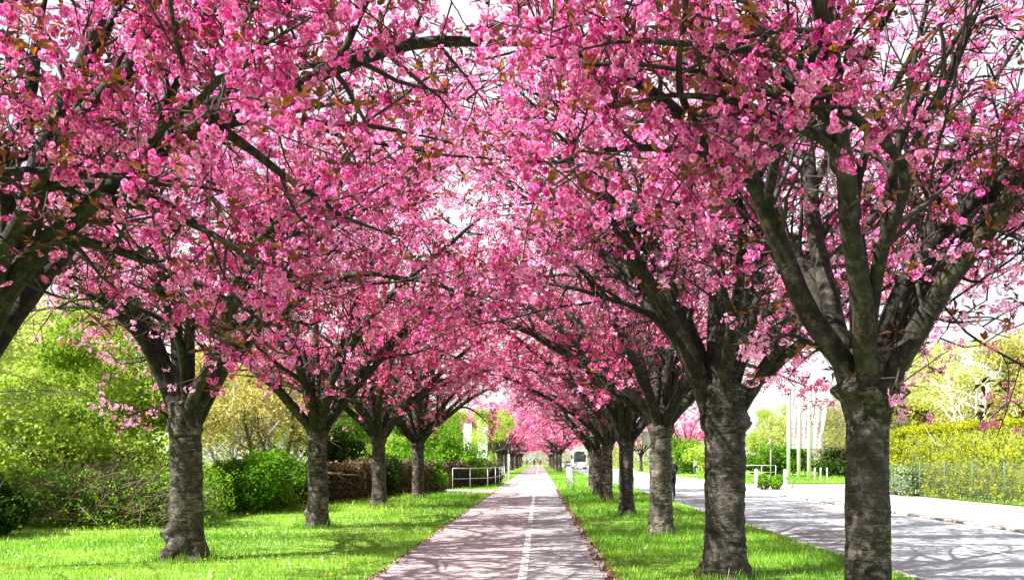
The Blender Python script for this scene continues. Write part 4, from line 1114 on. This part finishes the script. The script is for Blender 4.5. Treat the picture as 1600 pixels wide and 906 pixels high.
# left: along the side path, curving into the avenue
rail_section([(-4.35, 42.6 + 2.6), (-3.5, 45.6), (-2.7, 47.3), (-2.4, 49.6), (-2.3, 52.2), (-2.3, 54.8), (-2.3, 57.4), (-2.3, 60.0)], range(8), 1.05, M_galv, 'pale curved tube railing round the corner of the side path')
rail_section([(-8.3, 37.6), (-7.4, 39.2), (-6.5, 41)], range(3), 1.05, M_whitep, 'short piece of railing glimpsed behind the brown hedge')
rail_section([(1.5, 38.5), (1.5, 41.2), (1.52, 43.9), (1.55, 46.6), (1.6, 49.3), (1.6, 52.0)], range(6), 1.08, M_galv, 'white railing along the right edge of the path, seen end-on')
rail_section([(1.66, 52.0), (2.9, 51.0), (4.4, 49.5), (4.55, 46.5), (4.55, 43)], range(5), 1.08, M_galv, 'railing crossing the verge between path and road')
rail_section([(15.9, 70), (17.3, 69.6), (18.4, 69.6)], range(3), 1.05, M_whitep, 'double white railing across the road left of the sign post')
rail_section([(10.3 + .9, 46.4), (10.95, 45.0)], range(2), 1.0, M_whitep, 'small white barrier beside the low green bush')

# wire fence before the tall hedge
root = empty('wire_fence', (16.2, 22, 0), 0, 'thin green wire fence along the foot of the tall hedge', 'fence')
pm = MB(); pm.tube([(0, 0, -.1), (0, 0, 1.45)], .014, 6); me = pm.mesh('post', M_wire)
for k in range(9): link_mesh('post', me, root, loc=(0, k * 2.3, 0))
mb = MB()
for z in np.arange(.05, 1.4, .1): mb.tube([(.0, 0, z), (0, 18.4, z)], .0032, 3, cap=False)
for y in np.arange(0, 18.4, .1): mb.tube([(.004, y, .03), (.004, y, 1.4)], .0028, 3, cap=False)
mb.obj('wire_mesh', M_wire, root, kind='stuff')

# bollards
def bollard_mesh(h, r):
    mb = MB(); mb.tube([(0, 0, -.1), (0, 0, h - .05), (0, 0, h - .02), (0, 0, h)], [r, r, r * .9, r * .5], 12); return mb.mesh('shaft', M_whitep, True)
me = bollard_mesh(.95, .055); bm = MB(); bm.tube([(0, 0, .62), (0, 0, .70)], .058, 12); bme = bm.mesh('grey_band', M_galv, True)
for k, (x, lab) in enumerate([(19.25, 'left one of three thin white bollards right of the flagpoles'), (19.66, 'middle one of three thin white bollards right of the flagpoles'), (20.1, 'right one of three thin white bollards right of the flagpoles')]):
    root = empty('bollard', (x, 62.5, 0), 0, lab, 'bollard', 'white bollards at the drive'); link_mesh('shaft', me, root); link_mesh('band', bme, root)
root = empty('gate_post', (12.85, 46.7, -.066), 0, 'square white post standing at the corner of the drive', 'post')
MB().box((0, 0, .52), (.17, .17, 1.06)).obj('shaft', M_whitep, root); MB().box((0, 0, 1.065), (.2, .2, .035), taper=.8).obj('cap', M_galv, root)
MB().box((0, -.09, .62), (.12, .012, .05)).obj('reflector', M_darkmetal, root)

# signs
root = empty('sign_post', (17.6, 68, 0), 0, 'tall thin pole with a narrow sign seen edge-on, behind the white railing', 'sign')
mb = MB(); mb.tube([(0, 0, -.1), (0, 0, 3.1)], .05, 10); mb.obj('pole', M_galv, root, smooth=True)
MB().box((-.0, -.07, 2.65), (.42, .03, .8), .9).obj('sign_plate', M_galv, root)
root = empty('road_sign', (3.86, 30.9, 0), 0, 'small white road sign on a pale post beside the fourth right-hand trunk', 'sign')
mb = MB(); mb.tube([(0, 0, -.1), (0, 0, 2.42)], .045, 10); mb.obj('post', M_galv, root, smooth=True)
MB().box((-.06, -.055, 2.25), (.52, .02, .46)).obj('sign_plate', M_whitep, root)
MB().box((-.06, -.03, 2.25), (.40, .025, .04)).obj('bracket', M_galv, root)
root = empty('marker_post', (-2.05, 60.9, 0), 0, 'slim post with a dark top at the end of the left railing', 'post')
mb = MB(); mb.tube([(0, 0, -.1), (0, 0, 1.9)], .05, 8); mb.obj('shaft', M_whitep, root, smooth=True)
mb = MB(); mb.tube([(0, 0, 1.9), (0, 0, 2.15)], .06, 8); mb.obj('cap', M_darkmetal, root, smooth=True)

# flagpoles and flags
M_cloth, t_, out_ = new_mat('flag_cloth')
d_ = t_.nodes.new('ShaderNodeBsdfDiffuse'); tr_ = t_.nodes.new('ShaderNodeBsdfTranslucent'); mx_ = t_.nodes.new('ShaderNodeMixShader'); mx_.inputs[0].default_value = .35
nz_ = t_.nodes.new('ShaderNodeTexNoise'); nz_.inputs['Scale'].default_value = 2.0
rp_ = ramp(t_, [(0.3, (.82, .82, .85)), (0.7, (.88, .88, .9))]); t_.links.new(nz_.outputs['Fac'], rp_.inputs['Fac'])
t_.links.new(rp_.outputs['Color'], d_.inputs['Color']); t_.links.new(rp_.outputs['Color'], tr_.inputs['Color'])
t_.links.new(d_.outputs[0], mx_.inputs[1]); t_.links.new(tr_.outputs[0], mx_.inputs[2]); t_.links.new(mx_.outputs[0], out_.inputs['Surface'])
M_red = solid_mat('flag_red_print', (.70, .16, .22), .8, var=.1)

def flag(x, y, width, label, text, fold):
    root = empty('flagpole', (x, y, 0), 0, label, 'flagpole', 'white flagpoles across the road')
    mb = MB(); mb.tube([(0, 0, -.2), (0, 0, 7.9)], [.15, .11], 14); mb.obj('pole', M_whitep, root, smooth=True)
    mb = MB(); mb.tube([(0, 0, 7.9), (0, 0, 7.98), (0, 0, 8.06)], [.05, .1, .04], 10); mb.obj('finial', M_galv, root, smooth=True)
    nu, nv = 22, 44; z0, z1 = 2.42, 7.6
    U, Vv = np.meshgrid(np.linspace(0, 1, nu), np.linspace(0, 1, nv))
    def surf(u, v):
        w = width * (1 - .10 * np.sin(v * 5.5 + 1) * u)
        X = .13 + u * w
        Y = fold * (.10 * np.sin(u * 8 + v * 3.0) * u + .05 * np.sin(u * 15 - v * 6))
        Z = z0 + v * (z1 - z0) - .08 * u * np.sin(v * 3.14)
        return X, Y, Z
    X, Y, Z = surf(U, Vv); V = np.stack([X.ravel(), Y.ravel(), Z.ravel()], -1)
    i = np.arange(nv - 1)[:, None] * nu; j = np.arange(nu - 1)[None]
    F = np.stack([i + j, i + j + 1, i + nu + j + 1, i + nu + j], -1).reshape(-1, 4)
    fl = link_mesh('flag', np_mesh('flag', V, F, M_cloth, smooth=True), root)
    md = fl.modifiers.new('thickness', 'SOLIDIFY'); md.thickness = .006
    # lettering runs up the cloth and follows its folds
    cu = bpy.data.curves.new('lettering', 'FONT'); cu.body = text; cu.size = .70; cu.space_character = 1.1
    tmp = bpy.data.objects.new('lettering', cu); COL.objects.link(tmp); bpy.context.view_layer.update()
    me = bpy.data.meshes.new_from_object(tmp.evaluated_get(bpy.context.evaluated_depsgraph_get())); bpy.data.objects.remove(tmp)
    co = np.empty(len(me.vertices) * 3, dtype=np.float32); me.vertices.foreach_get('co', co); co = co.reshape(-1, 3)
    u = np.clip((width * .80 - co[:, 1] * 1.0) / width, 0, 1); v = (co[:, 0] + .15) / (z1 - z0)
    X, Y, Z = surf(u, v); q = np.stack([X, Y - .012, Z], -1).astype(np.float32); me.vertices.foreach_set('co', q.ravel())
    me.materials.append(M_red); me.update(); link_mesh('lettering', me, fl)
    # faint swirl above the word
    s = np.linspace(0, 1, 26); em = MB()
    for (c0, amp, l0, l1) in ((.45, .14, 3.1, 4.6), (.62, .10, 3.0, 4.2)):
        uu = c0 + amp * np.sin(s * 9) * (1 - s * .3); vv = (l0 + (l1 - l0) * s) / (z1 - z0); X, Y, Z = surf(uu, vv)
        for a in range(len(s) - 1):
            if a % 4 == 3: continue
            wv = .05 * math.sin(math.pi * (a + 1) / 26) + .01
            q = [(X[a] - wv, Y[a] - .012, Z[a]), (X[a] + wv, Y[a] - .012, Z[a]), (X[a + 1] + wv, Y[a + 1] - .012, Z[a + 1]), (X[a + 1] - wv, Y[a + 1] - .012, Z[a + 1])]
            em.add(q, [(0, 1, 2, 3)])
    em.obj('printed_swirl', M_red, fl)
    return root
flag(20.9, 75, .82, 'leftmost of three white flagpoles, its flag partly folded', 'FLORA', .9)
flag(21.75, 75, .82, 'middle one of three white flagpoles, its narrow flag hanging folded', 'FLORA', .9)
flag(22.6, 75, 1.2, 'rightmost flagpole, its white flag lettered FLORA in red', 'FLORA', .8)

# two white banners behind the left railing
for (x, y, w, z0, z1, lab) in ((-4.45, 70, .75, 1.6, 4.9, 'white upright banner beside the mossy trunk'), (-5.6, 70, .55, 1.8, 4.3, 'narrow greyish banner left of the white one')):
    root = empty('banner', (x, y, 0), 0, lab, 'banner', 'banners behind the left railing')
    mb = MB(); mb.tube([(w / 2 + .05, 0, -.1), (w / 2 + .05, 0, z1 + .1)], .04, 8); mb.obj('pole', M_galv, root, smooth=True)
    mb = MB()
    for k in range(12):
        za = z0 + (z1 - z0) * k / 12; zb = z0 + (z1 - z0) * (k + 1) / 12; ya, yb = .06 * math.sin(k * .8), .06 * math.sin(k * .8 + .8)
        mb.add([(-w / 2, ya, za), (w / 2, ya * .3, za), (w / 2, yb * .3, zb), (-w / 2, yb, zb)], [(0, 1, 2, 3)])
    mb.obj('cloth', M_cloth, root, smooth=True)

# ------------------------------------------------------------------ people
M_skin = solid_mat('skin', (.55, .33, .24), .6, var=.08)
M_hairm = solid_mat('hair', (.05, .03, .02), .7, var=.3)
def cloth(name, c): return solid_mat(name, c, .85, var=.15, scale=20)
def person(loc, rz, top, legs, label, pose='walk', h=1.72, group=None, top_to=.82):
    """one continuous skinned body; clothes are material zones of the body"""
    root = empty('person', loc, rz, label, 'person', group)
    s = h / 1.75
    if pose == 'walk':
        hipz = .92; J = {'pel': (0, 0, hipz), 'belly': (0, .0, 1.1), 'chest': (0, .02, 1.32), 'neck': (0, .03, 1.5), 'head': (0, .05, 1.62), 'crown': (0, .05, 1.70)}
        LL = [('hl', (-.10, 0, .88)), ('kl', (-.11, .18, .50)), ('al', (-.11, .06, .10)), ('tl', (-.11, .24, .05))]
        RL = [('hr', (.10, 0, .88)), ('kr', (.11, -.06, .48)), ('ar', (.11, -.32, .14)), ('tr', (.11, -.18, .04))]
        LA = [('sl', (-.19, .02, 1.40)), ('el', (-.25, -.10, 1.14)), ('wl', (-.25, .02, .90)), ('fl', (-.24, .08, .80))]
        RA = [('sr', (.19, .02, 1.40)), ('er', (.25, .12, 1.15)), ('wr', (.24, .28, .96)), ('fr', (.23, .34, .88))]
    else:
        J = {'pel': (0, -.12, 1.0), 'belly': (0, -.02, 1.14), 'chest': (0, .14, 1.32), 'neck': (0, .26, 1.45), 'head': (0, .33, 1.57), 'crown': (0, .35, 1.66)}
        LL = [('hl', (-.10, -.1, .97)), ('kl', (-.11, .26, .78)), ('al', (-.12, .12, .40)), ('tl', (-.12, .28, .34))]
        RL = [('hr', (.10, -.1, .97)), ('kr', (.11, .16, .58)), ('ar', (.12, .02, .20)), ('tr', (.12, .18, .16))]
        LA = [('sl', (-.2, .16, 1.38)), ('el', (-.27, .3, 1.2)), ('wl', (-.24, .48, 1.08)), ('fl', (-.24, .55, 1.05))]
        RA = [('sr', (.2, .16, 1.38)), ('er', (.27, .3, 1.2)), ('wr', (.24, .48, 1.08)), ('fr', (.24, .55, 1.05))]
    names = []; co = []; rad = []; ed = []
    RR = dict(pel=(.15, .12), belly=(.13, .10), chest=(.155, .11), neck=(.05, .05), head=(.085, .10), crown=(.07, .08))
    for k, v in J.items(): names.append(k); co.append(v); rad.append(RR[k])
    for a, b in zip(list(J)[:-1], list(J)[1:]): ed.append((names.index(a), names.index(b)))
    for ch, par, rs in ((LL, 'pel', (.095, .062, .04, .035)), (RL, 'pel', (.095, .062, .04, .035)), (LA, 'chest', (.055, .042, .03, .032)), (RA, 'chest', (.055, .042, .03, .032))):
        prev = names.index(par)
        for (nm, v), r in zip(ch, rs):
            names.append(nm); co.append(v); rad.append((r, r)); ed.append((prev, len(co) - 1)); prev = len(co) - 1
    me = bpy.data.meshes.new('body'); me.from_pydata([tuple(c * s for c in v) for v in co], ed, []); me.update()
    ob = bpy.data.objects.new('body', me); COL.objects.link(ob)
    sk = ob.modifiers.new('skin', 'SKIN'); ob.modifiers.new('smooth', 'SUBSURF').levels = 1
    for i, r in enumerate(rad): me.skin_vertices[0].data[i].radius = (r[0] * s, r[1] * s)
    me.skin_vertices[0].data[0].use_root = True
    bpy.context.view_layer.update()
    m2 = bpy.data.meshes.new_from_object(ob.evaluated_get(bpy.context.evaluated_depsgraph_get())); bpy.data.objects.remove(ob)
    for m in (M_skin, top, legs, M_darkmetal): m2.materials.append(m)
    waist = J['pel'][2] + .03
    for p in m2.polygons:
        c = p.center / s; p.use_smooth = True
        hand = abs(c.x) > .2 and (min(abs((c - Vector(LA[3][1])).length), (c - Vector(RA[3][1])).length) < .1)
        foot = min((c - Vector(LL[3][1])).length, (c - Vector(RL[3][1])).length) < .12
        if c.z > J['neck'][2] - .01 or hand: p.material_index = 0
        elif foot: p.material_index = 3
        elif c.z > waist or abs(c.x) > .19: p.material_index = 1
        else: p.material_index = 2
    link_mesh('body', m2, root)
    hd = J['head']; mb = MB()
    a = []; 
    for (dz, r) in ((-.04, .075), (.0, .105), (.05, .112), (.10, .09), (.135, .04)): a.append(((hd[0]) * s, (hd[1] - .025) * s, (hd[2] + dz + .02) * s, r * s))
    a = np.array(a); mb.tube(a[:, :3], a[:, 3], 10); mb.obj('hair', M_hairm, root, smooth=True)
    return root
M_wtop = cloth('white_top', (.75, .75, .76)); M_jeans = cloth('blue_jeans', (.06, .13, .24)); M_black = cloth('black_clothes', (.012, .012, .014))
M_redc = cloth('red_coat', (.5, .03, .04)); M_pinkc = cloth('pink_top', (.7, .3, .36)); M_navy = cloth('navy_clothes', (.03, .035, .09)); M_greyc = cloth('grey_trousers', (.2, .2, .22)); M_greenc = cloth('green_jacket', (.15, .32, .06))
person((16.35, 93.5, -.04), .4, M_wtop, M_jeans, 'person in white top and blue jeans walking across the road', h=1.75)
GP = 'people walking far down the path'
person((.30, 196, .0), 0, M_redc, M_redc, 'person in a red coat at the right edge of the far path', group=GP)
person((-.25, 192, .0), 3.1, M_pinkc, M_wtop, 'person in pale pink on the far path, left of the red coat', group=GP)
person((-1.0, 190, .0), 3.1, M_navy, M_navy, 'person in dark navy in the middle of the far path', group=GP)
person((-1.9, 200, .0), 0, M_wtop, M_greyc, 'person in white near the left edge of the far path', group=GP)
person((-2.6, 195, .0), 0, M_greenc, M_greyc, 'person in green by the left edge of the far path', group=GP)
person((-3.4, 185, .0), .5, M_redc, M_greyc, 'person in red top on the grass left of the far path', group=GP)

# cyclist behind the third trunk on the right
bx, by = 5.24, 35.5
bike = empty('bicycle', (bx, by, -.116), 0, 'dark bicycle ridden along the kerb, mostly hidden by a trunk', 'bicycle')
tm = MB(); a = np.linspace(0, 2 * math.pi, 29); tm.tube(np.stack([np.zeros(29), np.cos(a) * .33, np.sin(a) * .33], -1), .02, 6, cap=False); tme = tm.mesh('tyre', M_black, True)
rm = MB(); rm.tube(np.stack([np.zeros(29), np.cos(a) * .305, np.sin(a) * .305], -1), .009, 5, cap=False)
for k in range(14): rm.tube([(0, 0, 0), (0, math.cos(k * .449) * .3, math.sin(k * .449) * .3)], .0015, 3, cap=False)
rme = rm.mesh('rim', M_galv)
for y in (-.5, .52):
    w = empty('wheel', (0, y, .35)); w.parent = bike; link_mesh('tyre', tme, w); link_mesh('rim', rme, w)
fr = MB()
for q in ([(0, -.5, .35), (0, -.12, .33)], [(0, -.12, .33), (0, -.22, .88)], [(0, -.22, .82), (0, .36, .88)], [(0, -.12, .33), (0, .38, .75)], [(0, -.5, .35), (0, -.21, .8)], [(0, .52, .35), (0, .36, .98)]): fr.tube(q, .017, 8)
fr.obj('frame', M_darkmetal, bike, smooth=True)
hb = MB(); hb.tube([(-.28, .40, 1.03), (-.12, .46, 1.03), (.12, .46, 1.03), (.28, .40, 1.03)], .013, 8); hb.obj('handlebar', M_darkmetal, bike, smooth=True)
MB().box((0, -.24, .91), (.15, .26, .05), taper=.7).obj('saddle', M_black, bike)
person((bx, by - .1, -.116), 0, M_black, M_black, 'cyclist in black leaning forward, half hidden behind a trunk', pose='ride', h=1.78)

# pigeons at the drive
M_pigeon = solid_mat('pigeon_feathers', (.18, .19, .22), .7, var=.3)
for k, (x, y, rz, lab) in enumerate(((13.3, 48.3, .5, 'left one of two grey pigeons on the drive by the square post'), (13.65, 48.3, -.4, 'right one of two grey pigeons on the drive by the square post'))):
    root = empty('pigeon', (x, y, -.066), rz, lab, 'bird', 'pigeons on the drive')
    mb = MB(); q = np.array([(0, -.17, .10, .012), (0, -.10, .11, .03), (0, -.02, .12, .055), (0, .05, .13, .055), (0, .09, .17, .032), (0, .10, .21, .024), (0, .115, .24, .028), (0, .14, .24, .016), (0, .17, .235, .004)])
    mb.tube(q[:, :3], q[:, 3], 10); mb.obj('body', M_pigeon, root, smooth=True)
    for s in (-1, 1):
        mb = MB(); mb.tube([(s * .02, .01, 0), (s * .02, .0, .09)], .005, 5); mb.obj('leg', M_redc, root)

# ------------------------------------------------------------------ vehicles far down the road
M_glass = solid_mat('vehicle_glass', (.03, .05, .045), .08, 0, var=.1, spec=.8)
M_silver = solid_mat('silver_paint', (.45, .46, .48), .3, .5, var=.05)
M_vanw = solid_mat('coach_white_paint', (.8, .8, .79), .3, 0, var=.03)
M_lamp = solid_mat('lamp_glass', (.7, .7, .72), .15)
M_tyre = solid_mat('tyre_rubber', (.02, .02, .02), .8)
def loft(sections, mat, parent, name):
    """closed body from profile sections (y, half width, z bottom, z top, top half width)"""
    V = []; k = 12
    for (y, w, z0, z1, wt) in sections:
        pr = [(-w * .9, z0), (-w, z0 + .12), (-w, z0 + (z1 - z0) * .55), (-wt, z1 - .08), (-wt * .85, z1), (-wt * .3, z1 + .02), (wt * .3, z1 + .02), (wt * .85, z1), (wt, z1 - .08), (w, z0 + (z1 - z0) * .55), (w, z0 + .12), (w * .9, z0)]
        V += [(x, y, z) for x, z in pr]
    n = len(sections); i = np.arange(n - 1)[:, None] * k; j = np.arange(k)[None]; j2 = (j + 1) % k
    F = np.stack([i + j, i + j2, i + k + j2, i + k + j], -1).reshape(-1, 4).tolist()
    for e in (0, (n - 1) * k):
        for a in range(5): F.append([e + a, e + a + 1, e + 10 - a, e + 11 - a])
    return link_mesh(name, np_mesh(name, V, F, mat, smooth=False), parent)
def wheel(parent, x, y, r, me_t, me_r):
    w = empty('wheel', (x, y, r)); w.parent = parent; link_mesh('tyre', me_t, w); link_mesh('rim', me_r, w)
def wheel_meshes(r, wd):
    t = MB(); t.tube([(-wd / 2, 0, 0), (-wd / 2 + .02, 0, 0), (wd / 2 - .02, 0, 0), (wd / 2, 0, 0)], [r * .9, r, r, r * .9], 20)
    q = MB(); q.tube([(-wd / 2 - .01, 0, 0), (wd / 2 + .01, 0, 0)], r * .58, 14); return t.mesh('tyre', M_tyre, True), q.mesh('rim', M_galv, True)
car = empty('car', (5.9, 176, -.116), 0, 'silver car coming along the road, left of the white coach', 'car')
loft([(-2.1, .74, .32, .62, .6), (-1.95, .84, .22, .80, .74), (-1.1, .86, .2, .95, .78), (-.45, .86, .2, 1.38, .62), (.3, .86, .2, 1.46, .62), (1.2, .86, .2, 1.40, .6), (1.9, .84, .22, 1.0, .7), (2.1, .76, .35, .85, .62)], M_silver, car, 'body')
MB().add([(-.66, -1.14, .97), (.66, -1.14, .97), (.56, -.46, 1.38), (-.56, -.46, 1.38)], [(0, 1, 2, 3)]).obj('windscreen', M_glass, car).location = (0, -.03, .03)
for s in (-1, 1):
    MB().box((s * .755, .35, 1.15), (.03, 1.5, .3)).obj('side_window', M_glass, car)
    MB().box((s * .62, -2.03, .62), (.3, .1, .13)).obj('headlight', M_lamp, car)
    MB().box((s * .95, -.75, 1.0), (.18, .08, .12)).obj('wing_mirror', M_black, car)
MB().box((0, -2.08, .5), (.7, .06, .12)).obj('grille', M_black, car)
mt, mr = wheel_meshes(.31, .2)
for x in (-.78, .78):
    for y in (-1.3, 1.3): wheel(car, x, y, .31, mt, mr)
coach = empty('coach', (7.1, 160, -.116), 0, 'white coach with a large windscreen coming along the road', 'coach')
loft([(-5.6, 1.15, .4, 3.0, 1.05), (-5.45, 1.22, .35, 3.2, 1.15), (-5, 1.25, .35, 3.3, 1.2), (5.2, 1.25, .35, 3.3, 1.2), (5.5, 1.2, .4, 3.1, 1.1)], M_vanw, coach, 'body')
MB().box((0, -5.62, 1.95), (1.95, .05, 1.3)).obj('windscreen', M_glass, coach)
MB().box((0, -5.63, 2.85), (1.3, .04, .22)).obj('destination_panel', M_black, coach)
for s in (-1, 1):
    for k in range(6): MB().box((s * 1.235, -4.2 + k * 1.65, 2.15), (.03, 1.5, .85)).obj('side_window', M_glass, coach)
    MB().box((s * .85, -5.63, .75), (.35, .06, .2)).obj('headlight', M_lamp, coach)
    MB().box((s * 1.4, -5.75, 2.2), (.16, .12, .5)).obj('wing_mirror', M_black, coach)
mt, mr = wheel_meshes(.48, .28)
for x in (-1.1, 1.1):
    for y in (-3.4, 3.2): wheel(coach, x, y, .48, mt, mr)

for o in bpy.data.objects:
    if '_used' in o: del o['_used']
